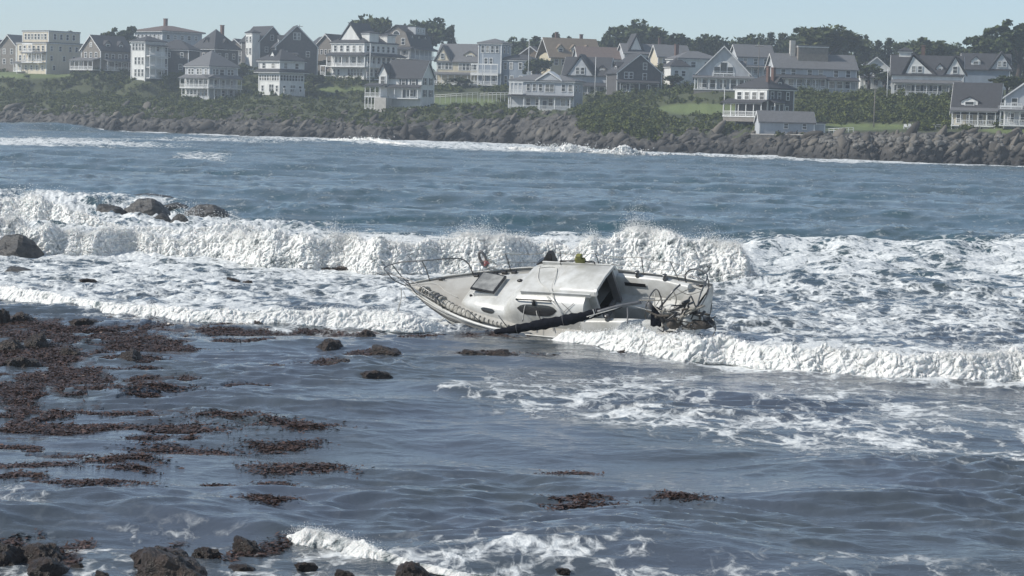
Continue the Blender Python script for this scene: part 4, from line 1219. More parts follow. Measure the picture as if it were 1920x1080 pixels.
    H.body(10, 7, 7.6, BLUEG, x=7.5, y=1.2, name='wing_wall'); H.roof('hip', 10, 7, 7.8, 1.5, ROOF_D, over=.4, x=7.5, y=1.2)
    H.win('F', [4.4, 6.2, 9.0, 11], 5.0, .9, 1.8, Dp=7, y=1.2).win('F', [4.6, 6.4, 9.2], 1.2, .9, 1.8, y=1.2); H.W = H.Dp = 7
    H.porch('F', -5, 3.5, 3.6, 2.4, 2.2, 5, True, None).porch('F', -5, 3.5, .4, 2.6, 2.2, 5, True, None)
    H = House('house', 'large brown house with broad sunlit gambrel roof and three dormers', 1066, 136, 648, 18)
    H.body(15, 11, 4.6, YELLOWW, gable='x', rh=1); H.roof('gx', 15, 11, 4.8, 5.0, ROOF_B, over=.9)
    for x_ in (-4.2, 0, 4.0):
        H.dormer('F', x_, 5.4, 2.0, 1.5, 3.4, YELLOWW, ROOF_B, .9)
    H.win('F', spread(-7, 7, 6), 2.0, 1.1, 1.6).chimney(-3.5, 1.5, 8, 11.6).chimney(4.2, 1.5, 8, 11.2)
    H = House('house', 'long low grey-roofed house right of the brown gambrel roof', 1118, 138, 634, 8)
    H.body(12, 9, 4.4, GREYW, gable='x', rh=3).roof('gx', 12, 9, 4.4, 3.0, ROOF_R, over=.5); H.win('F', spread(-5.5, 5.5, 5), 2.0)
    H = House('house', 'grey cottage with one sharp front gable beside the dark shingled house', 1103, 182, 588, -14)
    H.body(12, 9, 6.0, GREYW, gable='x', rh=4.4).roof('gx', 12, 9, 6.0, 4.4, ROOF_D, over=.5)
    m = MB(); m.prism([(-4.6, 5.6), (2.2, 5.6), (-1.2, 10.4)], 'y', -5.6, 0); H.put(m, 'gable_wall', GREYW)
    m = MB(); m.prism([(-5.2, 5.0), (-1.2, 10.8), (2.8, 5.0), (2.8, 5.4), (-1.2, 11.3), (-5.2, 5.4)], 'y', -5.9, .5); H.put(m, 'gable_roof', ROOF_D)
    H.win('F', [-1.9, -.5], 6.0, .9, 1.7, Dp=11.3).win('F', [-4.5, -1.5, 2, 4.6], 1.0, 1.1, 1.6).dormer('F', 4.3, 6.2, 2.0, 1.3, 3, SHINGLE, ROOF_D, .8)
    H.porch('F', -6, 6, .1, 2.5, 2.4, 6, True, ROOF_D, roof_h=.9)
    H = House('house', 'dark shingled house with white-posted porch and a short flight of steps', 1188, 178, 574, 14)
    H.body(12, 9.5, 5.8, DSHINGLE, gable='y', rh=4.6).roof('gy', 12, 9.5, 5.8, 4.6, ROOF_D, over=.5)
    H.win('F', [-3.6, -2.3], 4.2, .9, 1.5).win('F', [1.4], 6.6, .9, 1.6).win('F', [1.4], 3.9, .9, 1.6).win('R', [-2.4, 2.4], 3.9).dormer('L', 0, 5.8, 2.4, 1.5, 3, DSHINGLE, ROOF_D)
    H.porch('F', -6, 4.5, .2, 2.6, 2.6, 5, True, ROOF_D, roof_h=.8, skirt=1.6).win('F', [-4, -2, 2.6], .8, 1.0, 1.6)
    m = MB()
    for i in range(8):
        m.box(-3.6, -.6, -7.5 - i * .32, -7.2 - i * .32, -4, -.0 - i * .22)
    H.put(m, 'steps', TRIM)
    m = MB()
    for x_ in (-3.8, -.5):
        m.prism([(-7.3, .9), (-10.2, -1.1), (-10.2, -1.0), (-7.3, 1.0)], 'x', x_, x_ + .12)
        for i in range(8):
            m.box(x_ + .02, x_ + .1, -7.4 - i * .36, -7.32 - i * .36, -.3 - i * .25, .95 - i * .25)
    H.put(m, 'handrails', TRIM)
    H = House('house', 'pale grey two-storey house with white pediment and stacked porches on the cliff', 1024, 207, 560, -16)
    H.body(16.5, 9, 7.4, GREYW); H.roof('hip', 16.5, 9, 7.6, 1.5, ROOF_G, over=.6)
    m = MB(); m.prism([(-1.2, 7.45), (4.8, 7.45), (1.8, 9.3)], 'y', -5.0, -1); H.put(m, 'pediment', GREYW)
    m = MB(); m.prism([(-1.7, 7.35), (1.8, 9.5), (5.3, 7.35), (5.3, 7.65), (1.8, 9.9), (-1.7, 7.65)], 'y', -5.3, -.5); H.put(m, 'pediment_roof', TRIM)
    H.win('F', [-3.6, -2, -.4], 4.9, .8, 1.7).win('F', [2], 4.7, 2.2, 1.9, bars=1).win('F', [5.6, 7.4], 4.9, .9, 1.7).win('R', [-2, 1.5], 4.9).win('F', [-3.5, -1, 2.4, 5.6, 7.3], 1.0, 1.1, 1.9).door('F', .8, .2)
    H.porch('F', -8.2, -4.4, 4.1, 2.6, 2.2, 4, True, None, post=.26); H.porch('F', -8.4, 8.2, .2, 3.0, 2.2, 5, True, ROOF_D, roof_h=.25, post=.26); H.porch('F', -8.4, 4, -2.6, 2.5, 2.2, 4, False, None, post=.26)
    H.win('F', spread(-3, 7.5, 4), -2.0, 1.2, 1.6)
    H = House('house', 'grey-roofed house with a steep white-tipped gable below the round tree', 1205, 135, 632, 10)
    H.body(13, 9, 5.2, GREYW, gable='x', rh=2.6).roof('gx', 13, 9, 5.2, 2.6, ROOF_G, over=.5)
    m = MB(); m.prism([(-4.6, 6.2), (-1.4, 6.2), (-3, 9.8)], 'y', -3.8, 2); H.put(m, 'gable_wall', WHITE)
    m = MB(); m.prism([(-5.6, 5), (-3, 10.1), (-.4, 5), (-.4, 5.5), (-3, 10.9), (-5.6, 5.5)], 'y', -4.1, 3); H.put(m, 'gable_roof', ROOF_D)
    H.win('F', spread(-6, 6, 5), 2.6).chimney(5, 1, 6, 9.8, .7)
    H = House('house', 'white cottage group with low hip roofs left of the arched-window house', 1298, 158, 586, 16)
    H.body(11.5, 9, 6.6, WHITE); H.roof('hip', 11.5, 9, 6.8, 2.0, ROOF_G, over=.5)
    H.win('F', [-4.2, -1.6, 2.2, 4.4], 4.4, 1.2, 1.4).win('F', [-4.2, -1, 2.2, 4.4], 1, 1.2, 1.5)
    H.body(5, 5, 4.4, WHITE, x=-6, y=-4, name='wing_wall'); H.roof('hip', 5, 5, 4.6, 2.4, ROOF_D, over=.4, x=-6, y=-4); H.win('F', [-7, -5], 2.0, 1.0, 1.3, Dp=5, y=-4)
    H.W, H.Dp = 11.5, 9; H.chimney(-4, 2, 7, 10.4, .9)
    H = House('house', 'steep grey gable house with a great arched window over a columned porch', 1356, 169, 545, -6)
    H.body(12.5, 11, 4.4, GREYW, gable='y', rh=6.2).roof('gy', 12.5, 11, 4.4, 6.2, ROOF_G, over=.6)
    pa = [(2.6 * math.cos(a), 4.6 + 2.4 * math.sin(a)) for a in np.linspace(0, math.pi, 13)]
    m = MB(); m.prism([(-2.6, 3.4)] + pa[::-1] + [(2.6, 3.4)], 'y', -5.62, -5.4); o = H.put(m, 'window', TRIM, label='great arched window')
    m = MB()
    for x0, x1 in ((-2.3, -.95), (-.75, .75), (.95, 2.3)):
        m.box(x0, x1, -5.68, -5.5, 4.6, 4.55 + 2.2 * math.sqrt(max(.1, 1 - (max(abs(x0), abs(x1)) / 2.6) ** 2)))
        m.box(x0, x1, -5.68, -5.5, 3.5, 4.45)
    H.put(m, 'pane', PANE, o)
    H.porch('F', -2.8, 2.8, 2.9, .9, 1.2, 3, True, None)
    H.porch('F', -7.2, 7.2, .1, 2.5, 2.6, 9, False, ROOF_G, post=.3, roof_h=.5, skirt=1.5).win('F', spread(-6, 6, 5), .5, 1.5, 1.9)
    H.dormer('R', -2, 4.6, 2, 1.4, 3, WHITE, ROOF_G)

    # ---- right
    H = House('house', 'long grey house with tall stone chimney and low porch roofs among the trees', 1520, 170, 535, 6)
    H.body(20, 9, 5.4, GREYW, gable='x', rh=3.2).roof('gx', 20, 9, 5.4, 3.2, ROOF_G, over=.5)
    H.box('chimney', CONC, -5.6, -4.4, -1, .4, 6, 12.0); H.box('upper_wall', SHINGLE, -4, 3.4, -2.5, 3, 6.5, 10.6); H.roof('flat', 7.4, 5.5, 10.6, 0, ROOF_G, x=-.3, y=.25, over=.2)
    H.win('F', [-8, -5.5, -1.5, 1.2, 5, 8], 3.4, 1.0, 1.5).win('F', spread(-9, 9, 9), .7, 1.2, 1.8)
    H.porch('F', -10, 2, .1, 2.5, 2.4, 6, True, ROOF_D).porch('F', 2.6, 10, -.4, 2.6, 2.2, 5, True, ROOF_D)
    H = House('house', 'dark hip-roofed shingled house with a white lit side above the boathouse', 1433, 220, 468, -44)
    H.body(8.4, 9.0, 6.0, DSHINGLE, pad=False); H.roof('hip', 8.4, 9.0, 6.2, 2.8, ROOF_D, over=.6)
    H.box('bay', WHITE, -4.3, 4.26, -4.9, -4.52, 3.2, 5.9); H.win('F', spread(-4, 4, 4), 3.7, 1.1, 1.5, Dp=9.8)
    H.win('R', [-3, -.6, 2.4], 3.8, .9, 1.5).win('R', [-2.8, 2.2], .7, .9, 1.6).chimney(2, 0, 7, 10.4, .7).chimney(2.6, -2.6, 6.6, 10.6, .6).dormer('R', .8, 6.1, 1.8, 1.4, 2, DSHINGLE, ROOF_D)
    H.porch('F', -6, 4.4, .2, 2.5, 2.3, 6, True, ROOF_D, skirt=1.2).porch('R', -4, -.6, .2, 2.6, 1.6, 3, True, ROOF_D)
    H = House('boathouse', 'low windowed grey shed at the cliff edge with a small lean-to', 1471, 249, 440, 3, 'shed')
    H.body(11.0, 5, 2.2, GREYW, gable='x', rh=1.9, z0=-4, pad=False).roof('gx', 11.0, 5, 2.2, 1.9, ROOF_G, over=.3); H.win('F', [-.2, 3.5], .9, .75, .95)
    H.body(2.4, 3.6, 2.0, GREYW, x=6.6, y=.4, z0=-2, name='lean_to'); H.roof('flat', 2.4, 3.6, 2.05, 0, ROOF_D, x=6.6, y=.4, over=.25)
    H = House('house', 'white-porched house with two white front gables below the tree line', 1736, 182, 502, -10)
    H.body(15.5, 9, 5.2, WHITE, gable='x', rh=4.0).roof('gx', 15.5, 9, 5.2, 4.0, ROOF_D, over=.5)
    m = MB(); m.prism([(-4.8, 5.2), (1.2, 5.2), (-3.2, 9.0)], 'y', -4.8, 0); H.put(m, 'gable_wall', WHITE)
    m = MB(); m.prism([(-5.6, 5.0), (-3.2, 9.6), (2, 5.0), (2, 5.4), (-3.2, 10.1), (-5.6, 5.4)], 'y', -5.1, .5); H.put(m, 'gable_roof', ROOF_D)
    m = MB(); m.prism([(4.2, 5.2), (8.4, 5.2), (6.2, 8.9)], 'y', -4.7, 0); H.put(m, 'gable_wall', WHITE)
    m = MB(); m.prism([(3.6, 4.8), (6.2, 9.3), (9, 4.8), (9, 5.2), (6.2, 9.8), (3.6, 5.2)], 'y', -5.0, .5); H.put(m, 'gable_roof', ROOF_D)
    H.win('F', [-3, -1.6], 5.5, .8, 1.3, Dp=9.7).win('F', [6.2], 5.5, .9, 1.4, Dp=9.5).dormer('F', 2.8, 5.4, 1.5, 1.2, 2.6, WHITE, ROOF_D, .9)
    H.win('F', spread(-7, 7, 7), .8, 1.0, 1.7, shut=True); H.porch('F', -7.6, 7.6, .2, 2.6, 2.5, 7, True, ROOF_G, roof_h=.7, skirt=2.2)
    H.box('cupola', WHITE, -6.4, -3.6, -.5, 2, 8.2, 10.4); H.roof('hip', 2.8, 2.5, 10.5, .8, ROOF_D, x=-5, y=.75, over=.4); H.chimney(-1.0, 1, 8, 11.6)
    H = House('house', 'grey dormered house half hidden behind the porch house, right of the white gable', 1846, 165, 540, -8)
    H.body(11, 9, 4.6, BLUEG, gable='x', rh=3.6).roof('gx', 11, 9, 4.6, 3.6, ROOF_D, over=.5)
    H.dormer('F', -2.6, 4.8, 2.2, 1.7, 3, WHITE, ROOF_D, 1.0)
    m = MB(); m.prism([(1, 4.6), (6, 4.6), (3.5, 8.2)], 'y', -4.9, 0); H.put(m, 'gable_wall', GREYW)
    m = MB(); m.prism([(.4, 4.2), (3.5, 8.5), (6.6, 4.2), (6.6, 4.6), (3.5, 9), (.4, 4.6)], 'y', -5.2, .5); H.put(m, 'gable_roof', ROOF_D)
    H.win('F', [3, 4.2], 5.2, .7, 1.2, Dp=9.9)
    H = House('house', 'buff gable house with steep dark roof and white stilted porch on the sea wall', 1831, 236, 432, -18)
    H.body(8.6, 7.2, 3.0, YELLOWW, gable='x', rh=5.2, z0=-3).roof('gx', 8.6, 7.2, 3.0, 5.2, ROOF_D, over=.5)
    H.win('R', [-1.2, 1.6], .6, .8, 1.5).win('R', [0], 4.6, .7, 1.2).win('R', [-1.6, 1.8], 3.0, .6, 1.0).win('F', spread(-4, 4, 4), .6, 1.0, 1.5)
    H.dormer('F', -1.2, 3.2, 3.2, 1.6, 3.4, WHITE, ROOF_D, .7, inset=.6)
    H.porch('F', -4.3, 4.3, .1, 2.5, 2.4, 6, True, ROOF_G, roof_h=.6); H.porch('F', -4.3, 4.3, -1.8, 1.6, 2.4, 4, False, None, floor=False, skirt=None)
    m = MB(); m.box(-4.1, 4.1, -5.8, -3.7, -3, -.2); H.put(m, 'porch_skirt', WOODG)
    m = MB()
    for i in range(7):
        m.box(-.4 + i * .38, .0 + i * .38, -7.1, -6.1, -3.0, -.15 - i * .24)
    H.put(m, 'steps', TRIM)
    H = House('house', 'white porched house cut by the right edge of the photo', 1925, 236, 418, -12)
    H.body(8.4, 7.5, 5.6, GREYW, gable='y', rh=3).roof('gy', 8.4, 7.5, 5.6, 3, ROOF_D, over=.5)
    H.porch('F', -5.2, 4.2, .1, 2.5, 2.4, 6, True, ROOF_G).porch('F', -5.2, -1, 3.2, .2, 2.2, 3, True, None); H.win('F', [-3, -1, 2], .7, 1.0, 1.6).win('F', [-2.5, 0, 2.5], 3.6)
def filler(label, px, py, D, yaw, W, Dp, h, rh, wallm, roofm, kind):
    H = House('house', label, px, py, D, yaw)
    H.body(W, Dp, h, wallm, gable=kind, rh=rh).roof('g' + kind, W, Dp, h, rh, roofm)
    H.win('F', spread(-W / 2 + .6, W / 2 - .6, 3), h - 2.2).win('F', spread(-W / 2 + .6, W / 2 - .6, 3), .8).win('R', [-1.6, 1.6], h - 2.2)
    H.porch('F', -W / 2, W / 2, .1, 2.4, 2.0, 4, True, roofm, roof_h=.5)
houses()
for a in (('small dark gable with white porch between the pyramid roof and the white bay house', 450, 124, 722, -20, 8, 8, 5.6, 3, SHINGLE, ROOF_D, 'y'),
          ('cream gable cottage peeping out behind the right end of the dark shingled house', 1255, 142, 622, 12, 9, 8, 5.4, 3, CREAM, ROOF_G, 'x'),
          ('tan shingled cottage behind the tall pale pole and the tower wing', 998, 140, 672, -12, 9, 8, 5.2, 3.2, BROWNSH, ROOF_R, 'y'),
          ('small white gable house between the long grey house and the white-porched house', 1640, 168, 556, -6, 7.5, 8, 5.0, 3, WHITE, ROOF_D, 'y'),
          ('pale grey house half hidden behind the arched-window house', 1408, 146, 602, 10, 10, 8, 5.8, 3, GREYW, ROOF_G, 'x')):
    filler(*a)
build_terrain()

# ------------------------------------------------------------------ trees on the skyline
G = 'trees along the skyline'
NAMED = [('broad', 697, 25, 44, 700, 0, 'tall round broad-leaved tree behind the big white porch house'),
         ('broad', 806, 30, 44, 712, 1, 'wide round tree rising behind the gambrel-gabled house'),
         ('pine', 848, 43, 12, 715, 0, 'small pine at the right flank of the wide round tree'),
         ('broad', 1208, 38, 58, 668, 2, 'largest dome-shaped tree, just right of the picture centre on the skyline'),
         ('broad', 226, 55, 32, 705, 3, 'low dark tree behind the long dark roof on the left ridge'),
         ('pine', 131, 55, 10, 730, 1, 'tiny conifer poking above the flat-topped cream house'),
         ('broad', 1552, 45, 66, 600, 0, 'broad high-domed tree above the long grey house'),
         ('broad', 1740, 68, 44, 585, 1, 'rounded tree behind the white-porched house'),
         ('broad', 1860, 58, 44, 560, 2, 'tall leafy tree near the right edge, left of the corner tree'),
         ('broad', 1915, 42, 56, 545, 3, 'tallest leafy tree in the right corner of the skyline'),
         ('broad', 990, 80, 34, 690, 3, 'dull green tree left of the brown gambrel roof'),
         ('broad', 860, 145, 26, 626, 2, 'round garden tree in front of the buff cottage'),
         ('broad', 1245, 118, 22, 596, 1, 'dark bushy tree at the corner of the dark shingled house'),
         ('broad', 1810, 165, 30, 470, 0, 'rounded bushy tree behind the buff gable house')]
for k, px, py, hw, D, v, lb in NAMED:
    tree('pine_tree' if k == 'pine' else 'broadleaf_tree', lb, px, py, hw, D, k, v, G)
for k, px, py, hw, D, v, lb in [('broad', 612, 112, 20, 690, 1, 'small tree between the tallest gable and the white porch house'),
         ('broad', 455, 118, 18, 668, 2, 'dark small tree squeezed right of the pyramid-roofed house'),
         ('broad', 588, 140, 20, 640, 3, 'bushy tree at the right side of the white hip-roofed house'),
         ('broad', 1010, 108, 26, 620, 0, 'flower-pale bushy tree below the brown gambrel roof'),
         ('broad', 1262, 140, 18, 575, 2, 'low tree left of the white cottage group'),
         ('broad', 1630, 118, 28, 545, 1, 'tree at the right end of the long grey house'),
         ('broad', 1660, 135, 22, 530, 3, 'leafy tree touching the left side of the white-porched house'),
         ('broad', 1890, 140, 30, 470, 1, 'green tree between the buff gable house and the edge house')]:
    tree('broadleaf_tree', lb, px, py, hw, D, k, v, 'garden trees among the houses')
r_ = random.Random(8)
x_ = 930
i_ = 0
while x_ < 2010:
    top = float(np.interp(x_, [930, 1000, 1060, 1130, 1290, 1340, 1420, 1480, 1640, 1700, 1800, 1840, 2000], [78, 66, 66, 62, 64, 66, 64, 56, 70, 74, 82, 70, 55]))
    D = float(np.interp(x_, [930, 2000], [715, 600])) + r_.uniform(-12, 12)
    k = 'pine' if r_.random() < .45 else 'broad'
    t_ = top + r_.uniform(-5, 12)
    tree('pine_tree' if k == 'pine' else 'broadleaf_tree',
         'narrow ragged pine in the wood behind the houses' if k == 'pine' else 'dull green leafy tree in the wood behind the houses',
         x_, t_, r_.uniform(15, 24) if k == 'pine' else r_.uniform(24, 36), D, k, i_, 'pines in the wood' if k == 'pine' else 'leafy trees in the wood')
    x_ += r_.uniform(15, 25); i_ += 1

# ------------------------------------------------------------------ brush on the slopes, hedges
def brush_spots(n, px0, px1, d0, d1, rr, hr, seed, avoid=()):
    r = random.Random(seed); out = []
    while len(out) < n:
        px = r.uniform(px0, px1); d = r.uniform(d0, d1)
        u = (px - 960) / FPX
        Y = float(shore_y(np.array([u]))[0]) + float(slope_inv(u, d)); X = u * Y
        if any(math.hypot(X - x, Y - y) < rad * .95 for x, y, rad, z, up in PADS):
            continue
        z = float(terrain(np.array([X]), np.array([Y]), False)[0])
        q = project(X, Y, z)
        if any(abs(q[0] - a) < w and abs(q[1] - b) < h for a, b, w, h in avoid):
            continue
        out.append((X, Y, z - .2, r.uniform(*rr), r.uniform(*hr)))
    return out
LAWNS = ((840, 190, 95, 9), (1310, 205, 80, 12), (640, 168, 50, 6), (1600, 240, 130, 9), (60, 140, 80, 8))
sp = brush_spots(700, -250, 420, 8, 46, (1.1, 2.3), (.8, 1.6), 17, LAWNS) + brush_spots(1150, -150, 760, 7, 48, (1.0, 2.2), (.8, 1.7), 1, LAWNS) + brush_spots(300, 760, 1000, 9, 36, (.9, 1.8), (.7, 1.4), 2, LAWNS)
sp += brush_spots(330, 1060, 1420, 10, 40, (1.0, 2.0), (.8, 1.6), 3, LAWNS) + brush_spots(480, 1480, 1830, 16, 62, (1.0, 2.2), (1.0, 2.2), 4, LAWNS)
sp += brush_spots(200, 1080, 1230, 5, 20, (1.2, 2.2), (1.2, 2.4), 5, LAWNS) + brush_spots(120, 1830, 2300, 20, 62, (1, 2), (1, 2), 6, LAWNS)
sp += brush_spots(420, -100, 1300, 44, 90, (1.0, 2.2), (1.0, 2.0), 7, LAWNS)
r_ = random.Random(61); k = 0
while k < 170:      # garden bushes round the houses
    x, y, rad, z, up = r_.choice(PADS)
    a = r_.uniform(3.5, 5.9) if r_.random() < .7 else r_.uniform(0, 6.28)
    q = rad * r_.uniform(1.15, 1.9)
    X, Y = x + q * math.cos(a), y + q * math.sin(a)
    if any(math.hypot(X - x2, Y - y2) < rd * 1.05 for x2, y2, rd, z2, u2 in PADS): k += .2; continue
    R = r_.uniform(.8, 1.7)
    sp.append((X, Y, float(terrain(np.array([X]), np.array([Y]), False)[0]) - .2, R, R * r_.uniform(.8, 1.3))); k += 1
brush('shrubbery', 'dull green brush covering the slopes of the headland', sp, 21, .24, 22)

# the wood closing the view behind the houses
r_ = random.Random(41); sp = []
while len(sp) < 420:
    px = r_.uniform(880, 2150); Y = float(np.interp(px, [880, 2150], [735, 610])) + r_.uniform(-6, 30)
    u = (px - 960) / FPX; g = float(terrain(np.array([u * Y]), np.array([Y]), False)[0])
    h = float(np.interp(px, [880, 980, 1100, 1300, 1500, 1650, 1800, 2000], [5, 8, 9, 9, 9.5, 8.5, 9, 10])) * r_.uniform(.75, 1.1)
    R = r_.uniform(1.6, 2.8)
    sp.append((u * Y, Y, g + h - R, R, R * 1.05)); sp.append((u * Y + r_.uniform(-1, 1), Y - 1, g - .2, R * 1.2, h * .7))
brush('distant_wood', 'dense green wood closing the view behind the houses', sp, 51, .34, 22, mat=LEAF_BROAD, cat='wood')

# ------------------------------------------------------------------ rocks
def rock_mesh(name, seed, mat, sub=4, rough=.16, flat=1.0, cuts=16):
    r = np.random.default_rng(seed)
    bm = bmesh.new(); bmesh.ops.create_icosphere(bm, subdivisions=sub, radius=1)
    V = np.array([v.co[:] for v in bm.verts])
    nr = r.normal(size=(cuts, 3)); nr /= np.linalg.norm(nr, axis=1)[:, None]
    dd = r.uniform(.62, 1.0, cuts)
    dot = V @ nr.T
    rad = np.min(np.where(dot > .05, dd / np.maximum(dot, .05), 9), axis=1)
    rad = np.minimum(rad, 1.15)
    P = V * rad[:, None]
    n = gn3(P[:, 0] * 2.2, P[:, 1] * 2.2, P[:, 2] * 2.2, seed) + .55 * gn3(P[:, 0] * 5, P[:, 1] * 5, P[:, 2] * 5, seed + 1) + .4 * np.abs(gn3(P[:, 0] * 11, P[:, 1] * 11, P[:, 2] * 11, seed + 2))
    P = P + V * (n * rough)[:, None]
    for v, p in zip(bm.verts, P):
        v.co = p
    me = bpy.data.meshes.new(name); bm.to_mesh(me); bm.free()
    me.materials.append(mat)
    return me
WET = pmat('wet_weedy_rock', (.012, .009, .008), .42, .4, 2.4, 1.0, col2=(.060, .040, .030), bscale=9, spec=.5)
WETG = pmat('wet_grey_rock', (.022, .022, .022), .45, .4, 2.0, 1.0, col2=(.075, .070, .064), bscale=7, spec=.5)
ROCKM = {'weedy': [rock_mesh('rock', s, WET, 4, .20) for s in (1, 2, 3, 4)], 'grey': [rock_mesh('rock', s, WETG, 4, .14) for s in (5, 6, 7)]}

def rock(label, px, py, w, h, kind, v, group, depth=.8, rz=None):
    """a rock whose waterline is at photo point (px, py), w x h photo pixels"""
    c = on_plane(px, py)
    k = c.y / FPX
    o = link(bpy.data.objects.new('rock', ROCKM[kind][v % len(ROCKM[kind])]))
    W, Hh = w * k / 2, h * k
    o.location = (c.x, c.y + W * depth * .6, -Hh * .12)
    o.scale = (W * 1.0, max(W * depth, Hh * .6), Hh * 1.12)
    o.rotation_euler = (0, 0, rz if rz is not None else (v * 2.399) % 6.28 if W < Hh * 1.2 else 0.12 * ((v * 7) % 5 - 2))
    tag(o, label, 'rock', group)

G1, G2, G3 = 'rocks in the breaker', 'rocks at the weedy shore', 'rocks at the nearest edge'
for i, (px, py, w, h, k, lb) in enumerate([
        (14, 486, 108, 40, 'grey', 'squarish dark rock at the left edge, in front of the breaker foam'),
        (22, 368, 60, 14, 'grey', 'low dark rock behind the splash at the left edge'),
        (255, 376, 130, 11, 'grey', 'long flat rock slab at the back of the wave-swept ledge'),
        (266, 402, 84, 26, 'grey', 'tallest upright block of the wave-swept ledge'),
        (200, 400, 76, 18, 'grey', 'broad grey block left of the tallest block, foam running over it'),
        (318, 397, 70, 15, 'grey', 'small slanted block right of the tallest block on the ledge'),
        (380, 403, 80, 17, 'grey', 'isolated dark block at the right end of the wave-swept ledge'),
        (258, 414, 34, 15, 'grey', 'small dark rock at the foot of the tallest ledge block'),
        (296, 420, 44, 18, 'grey', 'rounded rock below the ledge, in a gap of the foam'),
        (340, 424, 42, 20, 'grey', 'square dark rock lowest on the ledge, foam on both sides'),
        (34, 515, 86, 15, 'grey', 'long low rock lying in the froth below the squarish left-edge rock'),
        (163, 528, 30, 6, 'weedy', 'thin sliver of dark rock awash in the froth'),
        (436, 530, 34, 9, 'weedy', 'flat dark rock touching a rounder rock in mid froth'),
        (466, 536, 24, 13, 'weedy', 'small round rock alone in the mid froth left of the bow'),
        (506, 497, 62, 8, 'weedy', 'flat rock at the foot of the main breaker, farther from the boat'),
        (645, 510, 110, 11, 'weedy', 'long flat rock at the foot of the main breaker, nearer the bow'),
        (1367, 563, 36, 5, 'weedy', 'low rock awash just behind the stern rail'),
        (2, 610, 24, 40, 'weedy', 'narrow upright dark rock cut by the left edge above the weed'),
        (36, 609, 64, 26, 'weedy', 'jagged dark rock beside the narrow upright rock'),
        (156, 611, 54, 15, 'weedy', 'low pointed rock alone at the top of the weed bed'),
        (64, 652, 54, 26, 'weedy', 'blocky dark rock in the middle of the weed bed'),
        (18, 662, 70, 32, 'weedy', 'large black rock at the left edge inside the weed bed'),
        (242, 680, 58, 27, 'weedy', 'dark triangular rock at the right end of the thick weed'),
        (40, 690, 60, 22, 'weedy', 'low dark rock under the large black left-edge rock'),
        (130, 668, 50, 16, 'weedy', 'low weed-draped rock between the blocky and the triangular rock'),
        (615, 655, 56, 24, 'weedy', 'pale-topped pointed rock in front of the bow'),
        (686, 636, 46, 20, 'weedy', 'black rock touching the foam roller under the bow'),
        (735, 640, 28, 7, 'weedy', 'tiny low rock right of the black rock under the bow'),
        (722, 667, 76, 17, 'weedy', 'low brown rock with weed, in front of the bow'),
        (642, 690, 68, 20, 'weedy', 'brown weed-covered hump below the pale pointed rock'),
        (540, 694, 60, 10, 'weedy', 'flat brown weed-covered rock left of the brown hump'),
        (704, 709, 54, 15, 'weedy', 'small dark rock lowest of the group before the bow'),
        (888, 669, 60, 12, 'weedy', 'flat dark rock under the boom end'),
        (942, 668, 50, 16, 'weedy', 'rounded dark rock right of the flat rock under the boom'),
        (1169, 664, 26, 8, 'weedy', 'small dark rock at the foot of the front roller'),
        (1200, 665, 12, 8, 'weedy', 'tiny dark knob at the foot of the front roller'),
        (487, 612, 34, 10, 'weedy', 'small dark rock at the foot of the left foam roller'),
        (1060, 284, 34, 12, 'grey', 'dark rock in the far surf under the two-porch cliff house')]):
    rock(lb, px, py, w, h, k, i, G1 if i < 17 else G2)
for i, (px, py, w, h, k, lb) in enumerate([
        (298, 1066, 104, 42, 'weedy', 'big dark weedy boulder at the bottom edge'),
        (318, 1100, 170, 60, 'weedy', 'widest boulder, cut off by the bottom edge'),
        (70, 1055, 110, 42, 'weedy', 'broad dark boulder near the bottom left corner'),
        (84, 1078, 90, 34, 'weedy', 'rounded wet boulder in front of the broad bottom-corner boulder'),
        (8, 1060, 70, 40, 'weedy', 'dark boulder in the bottom left corner'),
        (458, 1036, 66, 26, 'weedy', 'flat-topped dark rock left of the small nearest wave'),
        (378, 1050, 60, 28, 'weedy', 'rough dark rock between the big boulder and the flat-topped rock'),
        (770, 1082, 74, 30, 'weedy', 'dark rock at the bottom edge in the small wave'),
        (572, 1066, 40, 12, 'weedy', 'low rock in the shallow foam at the bottom'),
        (645, 1082, 44, 12, 'weedy', 'low dark rock on the bottom edge left of the wave rock'),
        (146, 1066, 26, 12, 'weedy', 'small round stone in the shallow foam near the bottom left'),
        (452, 1072, 60, 14, 'weedy', 'flat weedy rock in the foam under the flat-topped rock'),
        (1055, 1072, 26, 7, 'weedy', 'small dark stone alone at the bottom, right of the wave'),
        (190, 1086, 36, 14, 'weedy', 'small boulder on the bottom edge right of the corner boulders')]):
    rock(lb, px, py, w, h, k, i + 3, G3)

